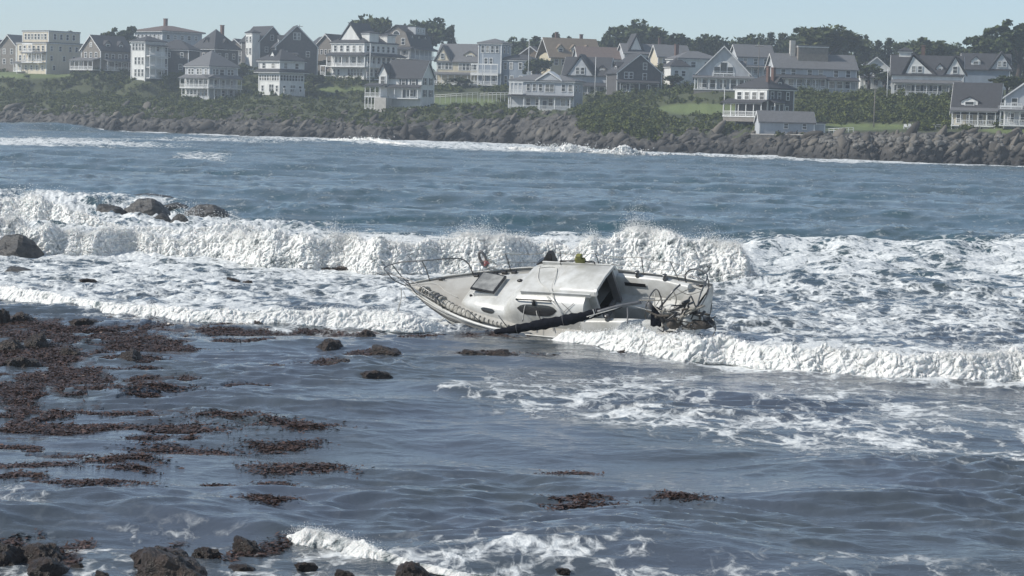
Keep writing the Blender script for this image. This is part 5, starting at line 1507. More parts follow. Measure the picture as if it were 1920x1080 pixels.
# loose stone bank under the right-hand houses: every boulder by itself
BOULD = pmat('bank_stone', (.21, .20, .18), .9, .3, .9, .6, col2=(.06, .056, .05), bscale=3)
DARKB = pmat('tidal_stone', (.035, .032, .029), .8, .3, 1.2, .6, col2=(.075, .07, .062), bscale=3)
BM_ = [rock_mesh('boulder', s, BOULD, 2, .12) for s in range(20, 26)]
BD_ = [rock_mesh('boulder', s, DARKB, 2, .12) for s in range(26, 30)]
r_ = random.Random(12)
n_ = 0
while n_ < 290:
    px = r_.uniform(1530, 1990); d = r_.uniform(.5, 9.5) if n_ % 3 else r_.uniform(5, 9)
    u = (px - 960) / FPX; Y = float(shore_y(np.array([u]))[0]) + d; X = u * Y
    z = float(terrain(np.array([X]), np.array([Y]), False)[0])
    s = r_.uniform(.40, .80) * (1.25 if r_.random() < .15 else 1)
    if d < 1.5: z -= .2
    o = link(bpy.data.objects.new('boulder', r_.choice(BM_ if z > 2.0 + r_.uniform(-.6, .6) else BD_)))
    o.location = (X, Y - .3, z + s * .15); o.scale = (s * r_.uniform(.8, 1.3), s, s * r_.uniform(.6, .95)); o.rotation_euler = (r_.uniform(-.4, .4), r_.uniform(-.4, .4), r_.uniform(0, 6.28))
    tag(o, 'rounded grey boulder in the stone bank under the rightmost houses', 'boulder', 'boulders of the stone bank')
    n_ += 1

def rubble():
    """broken rock along the rest of the shore: uncountable, one object"""
    r = np.random.default_rng(31)
    base = []
    for s in range(40, 46):
        me = rock_mesh('tmp', s, BOULD, 2, .14)
        V = np.array([v.co[:] for v in me.vertices]); F = np.array([p.vertices[:] for p in me.polygons]); base.append((V, F)); bpy.data.meshes.remove(me)
    Vs, Fs, o, hi = [], [], 0, []
    for k in range(1900):
        px = r.uniform(-160, 1990); d = r.uniform(-1, 17 if px < 1500 else 8) if k % 2 else r.uniform(-1, 8)
        if 1090 < px < 1230 and d > 4: continue
        u = (px - 960) / FPX; Y = float(shore_y(np.array([u]))[0]) + float(slope_inv(u, d)); X = u * Y
        z = float(terrain(np.array([X]), np.array([Y]))[0])
        s = float(np.clip(r.lognormal(-.65, .45), .22, 1.5))
        V, F = base[k % 6]
        a = r.normal(.5, .5); t = r.normal(-.55, .3)
        R = np.array(Matrix.Rotation(a, 3, 'Z') @ Matrix.Rotation(t, 3, 'Y'))
        Vs.append((V * np.array([s * r.uniform(1.0, 2.6), s * .9, s * r.uniform(.35, .8)])) @ R.T + np.array([X, Y - .2, z + s * .1])); Fs.append(F + o); o += len(V)
    m, nt, bs = newmat('shore_rubble')
    geo = N(nt, 'ShaderNodeNewGeometry')
    sep = N(nt, 'ShaderNodeSeparateXYZ'); nt.links.new(geo.outputs['Position'], sep.inputs[0])
    dry = mixc(nt, geo.outputs['Random Per Island'], (.022, .019, .016), (.135, .120, .098))
    nt.links.new(mixc(nt, maprange(nt, sep.outputs['Z'], 1.2, 3.2), (.030, .028, .026), dry), bs.inputs['Base Color']); bs.inputs['Roughness'].default_value = .85
    o_ = link(bpy.data.objects.new('rubble', mesh_np('rubble', np.concatenate(Vs), np.concatenate(Fs), m)))
    tag(o_, 'broken grey rock piled along the far waterline', 'rubble', kind='stuff')
rubble()

# ------------------------------------------------------------------ seaweed
def weed_mat():
    m, nt, bs = newmat('seaweed')
    geo = N(nt, 'ShaderNodeNewGeometry')
    f = geo.outputs['Random Per Island']
    c = mixc(nt, f, (.022, .013, .010), (.100, .056, .040))
    nt.links.new(c, bs.inputs['Base Color'])
    bs.inputs['Roughness'].default_value = .38
    bs.inputs['Specular IOR Level'].default_value = .5
    return m
WEEDM = weed_mat()
def blades(X, Y, r, size=(.025, .085), lift=.022):
    n = len(X)
    px, py = project(X, Y, np.zeros_like(X))
    z = wave_height(X, Y, px, py)
    z = np.where(weed_density(X, Y, px, py) > .3, z * .55, z) + r.normal(.2, 1, n) * lift
    C = np.stack([X, Y, z], 1)
    th = r.uniform(0, 2 * np.pi, n); L = r.uniform(*size, n)
    a = np.stack([np.cos(th) * L, np.sin(th) * L, r.normal(0, .22, n) * L], 1)
    b = np.stack([-np.sin(th), np.cos(th), r.normal(0, .35, n)], 1) * (L * r.uniform(.18, .38, n))[:, None]
    V = np.stack([C - a, C - a * .1 - b, C + a, C + a * .1 + b], 1).reshape(-1, 3)
    return V, np.arange(4 * n).reshape(n, 4)
def weed_bed():
    r = np.random.default_rng(77)
    Xs, Ys = [], []
    for a, b, hw, hh, s in WEED:
        n = int(hw * hh * 15 * s)
        n = min(n, 42000)
        t = r.uniform(0, 2 * np.pi, n); q = np.sqrt(r.uniform(0, 1.1, n))
        px, py = a + hw * q * np.cos(t), b + hh * q * np.sin(t)
        # the water plane under those photo points
        d = np.stack([(px - 960) / FPX, -(py - 540) / FPX, -np.ones(n)], 1) @ CRN.T
        tt_ = -CAM_H / d[:, 2]
        Xs.append(d[:, 0] * tt_); Ys.append(d[:, 1] * tt_)
    X, Y = np.concatenate(Xs), np.concatenate(Ys)
    px, py = project(X, Y, np.zeros_like(X))
    w = weed_density(X, Y, px, py)
    k = r.random(len(X)) < .8 * sstep(.30, .95, w + .45 * gn2(X / 1.3, Y / 1.6, 78) + .2 * gn2(X / .4, Y / .6, 79))
    V, F = blades(X[k], Y[k], r)
    o = link(bpy.data.objects.new('seaweed', mesh_np('seaweed', V, F, WEEDM)))
    tag(o, 'brown seaweed carpeting the shallows at the left', 'seaweed', kind='stuff')
weed_bed()
def weed_mat_patch(label, px, py, hw, hh, seed):
    r = np.random.default_rng(seed)
    c = on_plane(px, py); k = c.y / FPX
    W, D = hw * k, (on_plane(px, py - hh).y - on_plane(px, py + hh).y) / 2
    n = int(np.clip(2600 * W * D / .25, 700, 5000))
    x, y = r.normal(0, .55, n), r.normal(0, .40, n)
    y = y + .35 * np.sin(x * 2.3 + seed)
    g = gn2(x * 1.6 + seed, y * 2.6, seed) + .4 * gn2(x * 5, y * 7, seed + 1)
    keep = r.random(n) < sstep(-.8, .2, g)
    X, Y = c.x + x[keep] * W, c.y + y[keep] * D
    V, F = blades(X, Y, r, (.02, .08), .014)
    V = V - np.array([c.x, c.y, 0])
    o = link(bpy.data.objects.new('seaweed_clump', mesh_np('seaweed_clump', V, F, WEEDM)))
    o.location = (c.x, c.y, 0)
    tag(o, label, 'seaweed', 'floating seaweed clumps')
for i, (px, py, w, h, lb) in enumerate([
        (350, 842, 80, 10, 'broad brown weed clump floating alone below the weed bed'),
        (552, 882, 78, 10, 'long greenish weed clump floating in mid foreground'),
        (230, 873, 62, 9, 'reddish weed strip above a shorter parallel strip'),
        (245, 889, 44, 6, 'shorter weed strip just below the reddish strip'),
        (520, 911, 30, 7, 'tiny green tuft of weed right of a thin brown streak'),
        (412, 915, 34, 4, 'thin brown weed streak left of the tiny green tuft'),
        (500, 954, 46, 7, 'compact red-brown weed clump, lowest in mid foreground'),
        (170, 921, 80, 8, 'ragged long weed clump above the nearest left swell'),
        (60, 882, 70, 7, 'dark weed strip near the left edge, under the weed bed'),
        (30, 905, 50, 8, 'stubby dark weed clump touching the left edge'),
        (310, 806, 120, 10, 'widest brown weed raft on the low swell'),
        (420, 790, 60, 7, 'brown weed lump on the right tip of the widest raft'),
        (560, 808, 70, 8, 'reddish weed streak trailing right of the weed rafts'),
        (530, 833, 60, 8, 'spiky greenish weed patch under the reddish streak'),
        (1066, 888, 40, 8, 'single brown weed clump right of mid foreground'),
        (1085, 936, 48, 5, 'upper dark weed band of a close pair right of centre'),
        (1092, 949, 56, 6, 'lower dark weed band of a close pair right of centre'),
        (1275, 943, 48, 6, 'dark weed clump farthest right in the foreground'),
        (200, 776, 60, 5, 'thin weed streak between the weed bed and the widest raft'),
        (270, 735, 90, 7, 'flat weed streak below the triangular rock')]):
    weed_mat_patch(lb, px, py, w, h, 300 + i)

# ------------------------------------------------------------------ the stranded sailboat
GEL = pmat('gelcoat', (.58, .582, .565), .35, .10, 1.3, .06, col2=(.36, .355, .325), spec=.5)
DECKM = pmat('deck_nonskid', (.42, .415, .39), .6, .15, 1.2, .12, bscale=60, col2=(.29, .275, .245))
HULLM = pmat('weathered_topsides', (.58, .57, .53), .4, .4, 1.6, .1, col2=(.33, .31, .28), stretch=(.5, 1, 3))
BOTTOM = pmat('bottom_paint', (.055, .058, .065), .6, .5, 2.0, .2, col2=(.16, .15, .14))
STEEL = pmat('stainless_tube', (.17, .17, .17), .35, .3, 6, metal=.8)
BLACK = pmat('black_plastic', (.012, .012, .013), .35, .3, 4)
SMOKE = pmat('smoked_acrylic', (.030, .030, .030), .18, .4, 3, spec=.6)
NAVY = pmat('navy_canvas', (.008, .009, .014), .9, .3, 4, .6, bscale=9, spec=.08)
ROPE = pmat('grey_rope', (.30, .285, .25), .9, .4, 18, .4)
ROPEW = pmat('white_rope', (.62, .61, .57), .9, .25, 18, .3)
SAILC = pmat('furled_sailcloth', (.50, .485, .44), .85, .35, 6, .7, bscale=12, col2=(.27, .255, .22))
PINK = pmat('pink_rope', (.55, .19, .19), .8, .4, 14, .3)
OLIVE = pmat('olive_block', (.17, .17, .035), .5, .3, 6)
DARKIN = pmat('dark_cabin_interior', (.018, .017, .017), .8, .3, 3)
GREYP = pmat('grey_fitting', (.16, .16, .165), .45, .3, 5)
RUST = pmat('weedy_dark_gear', (.030, .026, .022), .7, .5, 8, .5, col2=(.075, .060, .045))

YAW, HEEL, TRIMA, BS = math.radians(32), math.radians(33.5), math.radians(-0.9), 1.11
_fw = Vector((-math.cos(YAW) * math.cos(TRIMA), math.sin(YAW) * math.cos(TRIMA), math.sin(TRIMA)))
_pt0 = Vector((0, 0, 1)).cross(_fw).normalized(); _up0 = _fw.cross(_pt0)
_up = _up0 * math.cos(HEEL) + _pt0 * math.sin(HEEL)
_pt = _pt0 * math.cos(HEEL) - _up0 * math.sin(HEEL)
BOAT_O = at(1048, 585, 69.5)
BOAT_O.z = .07
BM = Matrix.Translation(BOAT_O) @ Matrix(((_fw.x, _pt.x, _up.x, 0), (_fw.y, _pt.y, _up.y, 0), (_fw.z, _pt.z, _up.z, 0), (0, 0, 0, 1))) @ Matrix.Scale(BS, 4)
BMI = BM.inverted()
def bp(px, py, Y):
    """photo point at distance Y in boat coordinates"""
    return BMI @ at(px, py, Y)

T_ = [0, .15, .35, .5, .65, .8, .9, .96, 1]
def tt(x): return (x + 4.7) / 9.6
def beam(x): return float(np.interp(tt(x), T_, [1.14, 1.40, 1.57, 1.55, 1.36, .95, .56, .26, .03]))
def sheer(x): return float(np.interp(tt(x), [0, .35, .6, .8, 1], [.98, .95, 1.00, 1.08, 1.24]))
def keelz(x): return float(np.interp(tt(x), [0, .2, .5, .75, .9, 1], [.30, -.15, -.5, -.35, .1, .80]))
def deckz(x, y):
    b = max(beam(x), .05)
    return sheer(x) - .03 + .07 * (1 - min(1, (y / b) ** 2))

CABX = [-1.8, -.5, .45, .62, .80, .95, 1.5, 2.1, 2.45, 2.65, 2.8]
def cabw(x): return float(np.interp(x, CABX, [1.18, 1.18, 1.14, 1.12, 1.07, 1.03, .94, .80, .66, .54, .38]))
def cabh(x): return float(np.interp(x, CABX, [.92, .90, .84, .76, .56, .42, .38, .32, .24, .12, -.02]))
def cab(x, th, off=0.0):
    """point of the cabin skin: th 0 = port foot, pi = starboard foot"""
    c, s = math.cos(th), math.sin(th)
    w, h = cabw(x) + off, cabh(x) + off
    y = w * (abs(c) ** .50) * (1 if c >= 0 else -1)
    y *= 1 - .14 * s
    z = h * abs(s) ** .50
    return Vector((x, y, deckz(x, cabw(x)) - .04 + z))

def boat():
    root = bpy.data.objects.new('sailboat', None); link(root)
    root.matrix_world = BM
    tag(root, 'white sailboat lying heeled over and dismasted in the surf', 'sailboat')
    # hull
    xs = np.concatenate([np.linspace(-4.7, 3.4, 34), np.linspace(3.6, 4.9, 14)])
    def sec(x, a, b, n):
        out = []
        for v in np.linspace(a, b, n):
            av = abs(v)
            y = beam(x) * (1 - av ** 2.4) ** .75 * (1 if v >= 0 else -1)
            y *= 1.0 + .05 * (1 - av)
            z = sheer(x) + (keelz(x) - sheer(x)) * av ** 1.15
            rk = .95 * max(0, (tt(x) - .72) / .28) ** 1.6 * av
            return_x = x - rk
            out.append((return_x, y, z))
        return out
    wl = .52
    for sgn in (1, -1):
        m = MB(); m.loft([sec(x, sgn * .0001, sgn * wl, 12) for x in xs]); o = m.build('topsides', HULLM, root)
        m = MB(); m.loft([sec(x, sgn * wl, sgn * 1.0, 12) for x in xs]); o = m.build('bottom', BOTTOM, root)
    m = MB()
    r = sec(-4.7, .0001, 1, 16); l = sec(-4.7, -.0001, -1, 16)
    m.add(r + l[::-1], [tuple(range(32))]); m.build('transom', HULLM, root)
    for dz, rr, mt, nm in ((-.02, .024, GEL, 'toe_rail'), (-.13, .022, BLACK, 'rub_rail'), (-.24, .012, BLACK, 'hull_stripe')):
        for sgn in (1, -1):
            p = []
            for x in xs[1:]:
                v = 0 if dz > -.05 else min(.5, (-dz / (sheer(x) - keelz(x))) ** (1 / 1.15))
                q = sec(x, v, v, 1)[0]
                p.append((q[0], sgn * (abs(q[1]) + (.01 if dz < -.05 else -.02)), q[2] + (.035 if dz > -.05 else 0)))
            MB().tube(p, rr, 6).build(nm, mt, root)
    # deck with the cockpit left open
    m = MB()
    ys = [-1, -.97, -.9, -.75, -.5, -.25, 0, .25, .5, .75, .9, .97, 1]
    rows = []
    dx = list(np.linspace(-4.66, -4.15, 4)) + list(np.linspace(-4.1, -1.8, 10)) + list(np.linspace(-1.7, 4.88, 36))
    CW = .98
    for x in dx:
        b = beam(x) - .02
        rows.append([(x, b * y, deckz(x, b * y)) for y in ys])
    vs = [p for r_ in rows for p in r_]; n = len(ys); fs = []
    for i in range(len(rows) - 1):
        for k in range(n - 1):
            if -4.12 < dx[i] < -1.75 and 3 <= k <= 8:
                continue
            fs.append((i * n + k, (i + 1) * n + k, (i + 1) * n + k + 1, i * n + k + 1))
    m.add(vs, fs, True); m.build('deck', DECKM, root)
    # coamings and cockpit
    for sgn, nm in ((1, 'coaming'), (-1, 'coaming')):
        rings = []
        for x in np.linspace(-4.15, -1.7, 12):
            yo = beam(x) * .75; zz = sheer(x)
            h = .30 * (1 - .35 * max(0, (-3.2 - x)))
            rings.append([(x, sgn * (yo + .10), zz), (x, sgn * (yo + .03), zz + h - .05), (x, sgn * (yo - .03), zz + h), (x, sgn * (yo - .14), zz + h), (x, sgn * (yo - .19), zz + h - .04), (x, sgn * (yo - .24), zz - .30)])
        m = MB().loft(rings, cap0=True, cap1=True); m.build(nm, GEL, root)
        m = MB()
        rings = [[(x, sgn * (beam(x) * .75 - .235), sheer(x) - .28), (x, sgn * .36, sheer(x) - .30), (x, sgn * .34, sheer(x) - .34), (x, sgn * .33, sheer(x) - .78)] for x in np.linspace(-4.12, -1.78, 10)]
        m.loft(rings, smooth=False).build('cockpit_seat', GEL, root)
        if sgn < 0:
            x0, x1 = -2.75, -2.05
            m = MB()
            pts = []
            for x in np.linspace(x0, x1, 6):
                yo = -(beam(x) * .75 - .205); zz = sheer(x)
                pts.append([(x, yo + .012, zz + .14), (x, yo + .028, zz + .03)])
            m.loft(pts, smooth=False).build('locker_slot', BLACK, root)
    m = MB(); m.box(-4.12, -1.78, -.34, .34, .17, .19); m.build('cockpit_sole', GREYP, root)
    m = MB(); m.prism([(-1.0, sheer(-4.1) - .35 - .5), (1.0, sheer(-4.1) - .85), (1.0, sheer(-4.1) + .02), (-1.0, sheer(-4.1) + .02)], 'x', -4.16, -4.10); m.build('cockpit_end', GEL, root)
    # cabin trunk
    cx = list(np.linspace(-1.8, .40, 16)) + list(np.linspace(.45, 1.0, 12)) + list(np.linspace(1.1, 2.3, 12)) + list(np.linspace(2.4, 2.8, 10))
    ths = np.linspace(0, math.pi, 41)
    m = MB(); m.loft([[cab(x, t) for t in ths] for x in cx]); m.build('cabin', GEL, root)
    # aft bulkhead with the companionway cut out of it
    bx_ = -1.8
    outer = [cab(bx_, t) for t in ths]
    zc0, zc1 = sheer(bx_) - .40, sheer(bx_) + .88
    cw = .52
    left = [p for p in outer if p.y >= cw - .06]; right = [p for p in outer if p.y <= -cw + .06]
    m = MB()
    m.add([(bx_, 1.1, sheer(bx_) - .8)] + [tuple(p) for p in left] + [(bx_, cw, zc1), (bx_, cw, sheer(bx_) - .8)], [tuple(range(len(left) + 3))])
    m.add([(bx_, -cw, sheer(bx_) - .8), (bx_, -cw, zc1)] + [tuple(p) for p in right] + [(bx_, -1.1, sheer(bx_) - .8)], [tuple(range(len(right) + 3))])
    m.add([(bx_, cw, zc0), (bx_, -cw, zc0), (bx_, -cw, sheer(bx_) - .8), (bx_, cw, sheer(bx_) - .8)], [(0, 1, 2, 3)])
    m.build('aft_bulkhead', GEL, root)
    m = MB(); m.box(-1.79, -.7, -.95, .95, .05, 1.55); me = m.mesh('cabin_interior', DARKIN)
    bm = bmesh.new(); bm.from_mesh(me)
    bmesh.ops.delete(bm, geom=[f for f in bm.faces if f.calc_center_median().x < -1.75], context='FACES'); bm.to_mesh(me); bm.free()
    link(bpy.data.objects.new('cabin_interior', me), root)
    # raised sliding hatch and its garage, runners, frame of the opening
    rings = []
    for x, h, w in ((-2.10, .11, .66), (-1.5, .12, .66), (-1.0, .11, .64), (-.66, .08, .62), (-.60, .01, .60)):
        z = deckz(-1, 1) - .04 + .86
        rings.append([(x, w, z - .03), (x, w - .03, z + h - .05), (x, w - .10, z + h), (x, 0, z + h + .04), (x, -w + .10, z + h), (x, -w + .03, z + h - .05), (x, -w, z - .03)])
    m = MB().loft(rings, cap1=True, smooth=True); m.build('sliding_hatch', GEL, root)
    m = MB()
    z = deckz(-1, 1) + .80
    m.prism([(-.66, z), (-.63, z + .12), (-.56, z + .165), (0, z + .205), (.56, z + .165), (.63, z + .12), (.66, z), (.58, z), (.55, z + .09), (0, z + .13), (-.55, z + .09), (-.58, z)], 'x', -2.13, -2.05); m.build('hatch_lip', GEL, root)
    for sgn in (1, -1):
        m = MB(); m.box(-2.02, -1.80, sgn * .56 - .04, sgn * .56 + .04, sheer(bx_) - .40, z + .02); m.build('companionway_post', GEL if sgn > 0 else GREYP, root)
        m = MB(); m.box(-1.95, .30, sgn * .70 - .025, sgn * .70 + .025, z - .03, z + .085); m.build('hatch_runner', GEL, root)
    m = MB(); m.box(-1.87, -1.82, -.51, .51, sheer(bx_) - .39, sheer(bx_) - .14); m.build('washboard', GREYP, root)
    # traveller track with its car, mast collar, fore hatch, vents
    hz = cab(1.95, math.pi / 2).z
    h0 = MB(); h0.box(1.50, 2.24, -.40, .40, hz - .04, hz + .10); fh = h0.build('fore_hatch', GEL, root, .02)
    h1 = MB(); h1.box(-.39, .39, -.41, .41, 0, .06); lid = h1.build('lid', SMOKE, fh, .012)
    lid.location = (1.88, 0, hz + .15); lid.rotation_euler = (0, math.radians(-9), 0)
    m = MB(); m.box(-.34, .34, -.36, .36, .062, .068); gl = m.build('lid_panel', pmat('hazy_acrylic', (.36, .36, .34), .35, .5, 4, col2=(.16, .16, .155)), fh); gl.matrix_local = lid.matrix_local.copy(); gl.location = lid.location; gl.rotation_euler = lid.rotation_euler
    for x, t, a, b in ((1.02, 1.72, .10, .055), (2.35, 1.2, .05, .03)):
        p = cab(x, t); m = MB()
        rg = []
        for k, (s, dz) in enumerate(((1, -.01), (1, .03), (.6, .06), (.05, .065))):
            rg.append([(p.x + a * s * math.cos(q), p.y + b * s * math.sin(q), p.z + dz) for q in np.linspace(0, 2 * math.pi, 13)[:-1]])
        m.loft(rg, closed=True).build('vent', BLACK, root)
    # dark portlights hugging the port side of the trunk, and the starboard ones
    def patch(x0, x1, t0, t1, nm, mt, off):
        m = MB(); rings = []
        for i, x in enumerate(np.linspace(x0, x1, 13)):
            e = abs(i / 12 * 2 - 1) ** 5
            a, b = t0 + (t1 - t0) * .5 * e, t1 - (t1 - t0) * .42 * e
            rings.append([cab(x, t, off) for t in np.linspace(a, b, 7)])
        m.loft(rings); return m.build(nm, mt, root)
    patch(-.95, .36, .20, .60, 'portlight', SMOKE, .010); patch(1.28, 1.80, .16, .48, 'portlight', SMOKE, .010); patch(-1.0, .38, math.pi - .33, math.pi - .055, 'portlight', SMOKE, .010)
    # black grab bar with its strap, port shoulder of the cabin
    def onc(x, t, o=.06): return cab(x, t, o)
    m = MB(); m.tube([onc(.42, .78, .01), onc(.38, .78, .07), onc(.1, .78, .08), onc(-.5, .78, .08), onc(-.78, .78, .07), onc(-.82, .78, .01)], .022, 7)
    gb = m.build('grab_rail', BLACK, root)
    m = MB(); m.tube([onc(-.20, .78, .07), onc(-.21, .66, .05), onc(-.22, .56, .03)], .05, 6); m.build('strap', BLACK, gb)
    m = MB(); m.tube([onc(-.30, 2.0, .02), onc(-.30, 2.0, .11), onc(-.6, 2.0, .12), onc(-1.4, 2.0, .12), onc(-1.45, 2.0, .02)], .022, 7); gb = m.build('grab_rail', BLACK, root)
    p = onc(-.95, 2.0, .14)
    m = MB(); m.box(-.16, .16, -.05, .05, -.06, .08).box(-.08, .08, -.07, .07, .08, .20); q = m.build('rope_clutch', OLIVE, gb, .015); q.location = p
    m = MB(); m.tube([onc(-.32, 2.0, .1), onc(-.30, 2.0, .22), onc(-.28, 2.0, .42)], .012, 6); m.build('antenna', BLACK, root)
    # dark scoop on the starboard side deck
    p = Vector((.30, -.92, deckz(.55, 1) + .66))
    m = MB(); m.loft([[(-.26, -.16, 0), (-.26, .16, 0), (.34, .14, 0), (.34, -.14, 0)], [(-.26, -.13, .16), (-.26, .13, .16), (.06, .10, .16), (.06, -.10, .16)], [(-.27, -.09, .38), (-.27, .09, .38), (-.12, .07, .38), (-.12, -.07, .38)]], closed=True, smooth=False, cap1=True)
    q = m.build('cowl_scoop', BLACK, root, .02); q.location = p
    # winches and cleats
    def lathe(prof, nm, mt, loc):
        m = MB(); m.loft([[(r_ * math.cos(a), r_ * math.sin(a), z_) for a in np.linspace(0, 2 * math.pi, 17)[:-1]] for r_, z_ in prof], closed=True, cap0=True, cap1=True)
        o = m.build(nm, mt, root); o.location = loc; return o
    wp = ((.085, 0), (.085, .03), (.055, .05), (.05, .11), (.075, .14), (.06, .16), (.03, .165))
    for x, s in ((-2.5, -1), (-2.5, 1), (-3.4, -1)):
        lathe(wp, 'winch', STEEL, (x, s * (beam(x) * .75 - .085), sheer(x) + .30 * (1 - .35 * max(0, -3.2 - x))))
    for x, s in ((3.9, 1), (3.9, -1), (-4.4, 1), (-4.4, -1), (-.2, -1), (2.6, 1)):
        y = s * (beam(x) - .14); z_ = deckz(x, y)
        m = MB(); m.box(x - .05, x + .05, y - .02, y + .02, z_, z_ + .05).tube([(x - .15, y, z_ + .05), (x, y, z_ + .06), (x + .15, y, z_ + .05)], .018, 6); m.build('cleat', BLACK, root)
    # bow pulpit
    def rail(pts, nm='pulpit', r=.020, n=7): return MB().tube(spline(pts, n), r, 7).build(nm, STEEL, root)
    d = lambda x, y, h: (x, y, deckz(x, y) + h)
    rail([d(3.05, .90, 0), d(3.1, .92, .40), d(3.35, .84, .62), d(4.2, .50, .68), d(5.0, .30, .66), (5.42, 0, sheer(4.9) + .62), d(5.0, -.30, .66), d(4.2, -.50, .68), d(3.35, -.84, .62), d(3.1, -.92, .40), d(3.05, -.90, 0)])
    for s in (1, -1):
        rail([d(4.25, s * .36, 0), d(4.3, s * .45, .35), d(4.35, s * .46, .67)], 'pulpit_leg', .018, 4)
        rail([d(4.8, s * .05, 0), (5.1, s * .16, sheer(4.9) + .3), (5.25, s * .18, sheer(4.9) + .63)], 'pulpit_leg', .018, 4)
    rail([d(3.2, .88, .34), d(4.2, .48, .36), (5.05, 0.02, sheer(4.9) + .30)], 'mid_rail', .014)
    # stanchions and slack lifelines
    st = []
    for x, s, lean in ((1.9, -1, 0), (.5, -1, 0), (-1.0, -1, .05), (-2.4, -1, -.1), (-3.6, -1, .12), (1.5, 1, .35), (.55, 1, .2)):
        y = s * (beam(x) - .06); z_ = deckz(x, y)
        top = (x + lean, y + s * .03, z_ + (.66 if s < 0 else .55))
        MB().tube([(x, y, z_ - .02), top], .014, 6).build('stanchion', STEEL, root)
        st.append((s, top))
    for s in (-1,):
        p = [Vector((3.1, s * .92, deckz(3.1, .92) + .42))] + [Vector(t) for q, t in st if q == s] + [Vector((-4.35, s * 1.05, sheer(-4.3) + .62))]
        for dz, nm in ((0, 'lifeline'), (-.30, 'lifeline')):
            pts = []
            for a, b in zip(p[:-1], p[1:]):
                for k in range(6):
                    t = k / 6; q = a.lerp(b, t); q.z += dz - .06 * 4 * t * (1 - t); pts.append(q)
            MB().tube(pts, .008, 5).build(nm, ROPE, root)
    # stern rail, bent away to port
    rail([d(-3.9, -1.12, 0), d(-3.95, -1.16, .35), d(-4.3, -1.10, .58), (-4.85, -.8, sheer(-4.7) + .60), (-5.0, 0, sheer(-4.7) + .58), (-5.05, .55, sheer(-4.7) + .40), (-5.3, .85, sheer(-4.7) + .55), (-5.75, .95, sheer(-4.7) + .15)], 'pushpit', .022)
    rail([(-4.7, -.7, sheer(-4.7)), (-4.86, -.72, sheer(-4.7) + .3), (-4.9, -.7, sheer(-4.7) + .58)], 'pushpit_leg', .018, 4)
    rail([(-4.7, .45, sheer(-4.7)), (-4.95, .5, sheer(-4.7) + .2), (-5.02, .5, sheer(-4.7) + .42)], 'pushpit_leg', .018, 4)
    rail([(-4.75, .1, sheer(-4.7) + .1), (-5.1, .4, sheer(-4.7) + .1), (-5.6, .75, sheer(-4.7) + .35), (-5.75, .95, sheer(-4.7) + .15), (-5.5, 1.0, sheer(-4.7) - .25)], 'pushpit', .018)
    rail([d(-3.6, -1.14, .3), (-4.4, -1.05, sheer(-4.5) + .30), (-4.9, -.6, sheer(-4.7) + .28), (-5.0, .3, sheer(-4.7) + .26)], 'mid_rail', .014)
    # steering pedestal, wheel, buckled cockpit frames
    m = MB(); m.tube([(-3.3, 0, .19), (-3.3, 0, .95), (-3.25, 0, 1.12)], [.10, .075, .09], 9); m.build('pedestal', GREYP, root)
    m = MB(); R = .50
    m.tube([(-3.42 + .05 * math.cos(2 * a), R * math.cos(a), .98 + R * math.sin(a)) for a in np.linspace(0, 2 * math.pi, 29)], .02, 6)
    for a in np.linspace(0, math.pi, 4)[:-1]:
        m.tube([(-3.42, R * math.cos(a), .98 + R * math.sin(a)), (-3.42, -R * math.cos(a), .98 - R * math.sin(a))], .011, 5)
    m.build('steering_wheel', STEEL, root)
    # bent canopy frames across the cockpit
    for pts, r_ in (
            ([bp(1232, 582, 65.7), bp(1246, 566, 65.5), bp(1262, 546, 65.4), bp(1275, 534, 65.6)], .028),
            ([bp(1278, 588, 65.6), bp(1292, 560, 65.4), bp(1296, 556, 65.4), bp(1303, 572, 65.5), bp(1312, 592, 65.7)], .024),
            ([bp(1240, 578, 65.4), bp(1262, 592, 65.1), bp(1285, 602, 65.0), bp(1302, 594, 65.2), bp(1312, 582, 65.4)], .026),
            ([bp(1232, 580, 65.4), bp(1258, 606, 65.0), bp(1290, 612, 64.9)], .022),
            ([bp(1255, 560, 65.6), bp(1270, 552, 65.6), bp(1300, 540, 65.7), bp(1318, 545, 65.8)], .012),
            ([bp(1266, 540, 65.7), bp(1290, 552, 65.6), bp(1316, 546, 65.6)], .010),
            ([bp(1262, 546, 65.4), bp(1268, 560, 65.3), bp(1264, 580, 65.2)], .018),
            ([bp(1264, 590, 65.1), bp(1267, 606, 65.0), bp(1266, 618, 65.0)], .024),
            ([bp(1198, 563, 66.4), bp(1230, 563, 66.1), bp(1258, 562, 65.9)], .016)):
        MB().tube(spline(pts, 5), r_, 6).build('canopy_frame', STEEL if r_ > .02 else ROPE, root)
    # wrecked gear lying in the aft cockpit
    r = random.Random(4)
    for k in range(30):
        a = bp(r.uniform(1238, 1318), r.uniform(580, 612), r.uniform(64.6, 65.3)); b = a + Vector((r.uniform(-.5, .5), r.uniform(-.3, .3), r.uniform(-.15, .25)))
        c = b + Vector((r.uniform(-.4, .4), r.uniform(-.3, .3), r.uniform(-.2, .2)))
        MB().tube(spline([a, b, c], 5), r.choice([.018, .03, .045]), 6).build('tangled_line', r.choice([RUST, RUST, BLACK, ROPE]), root)
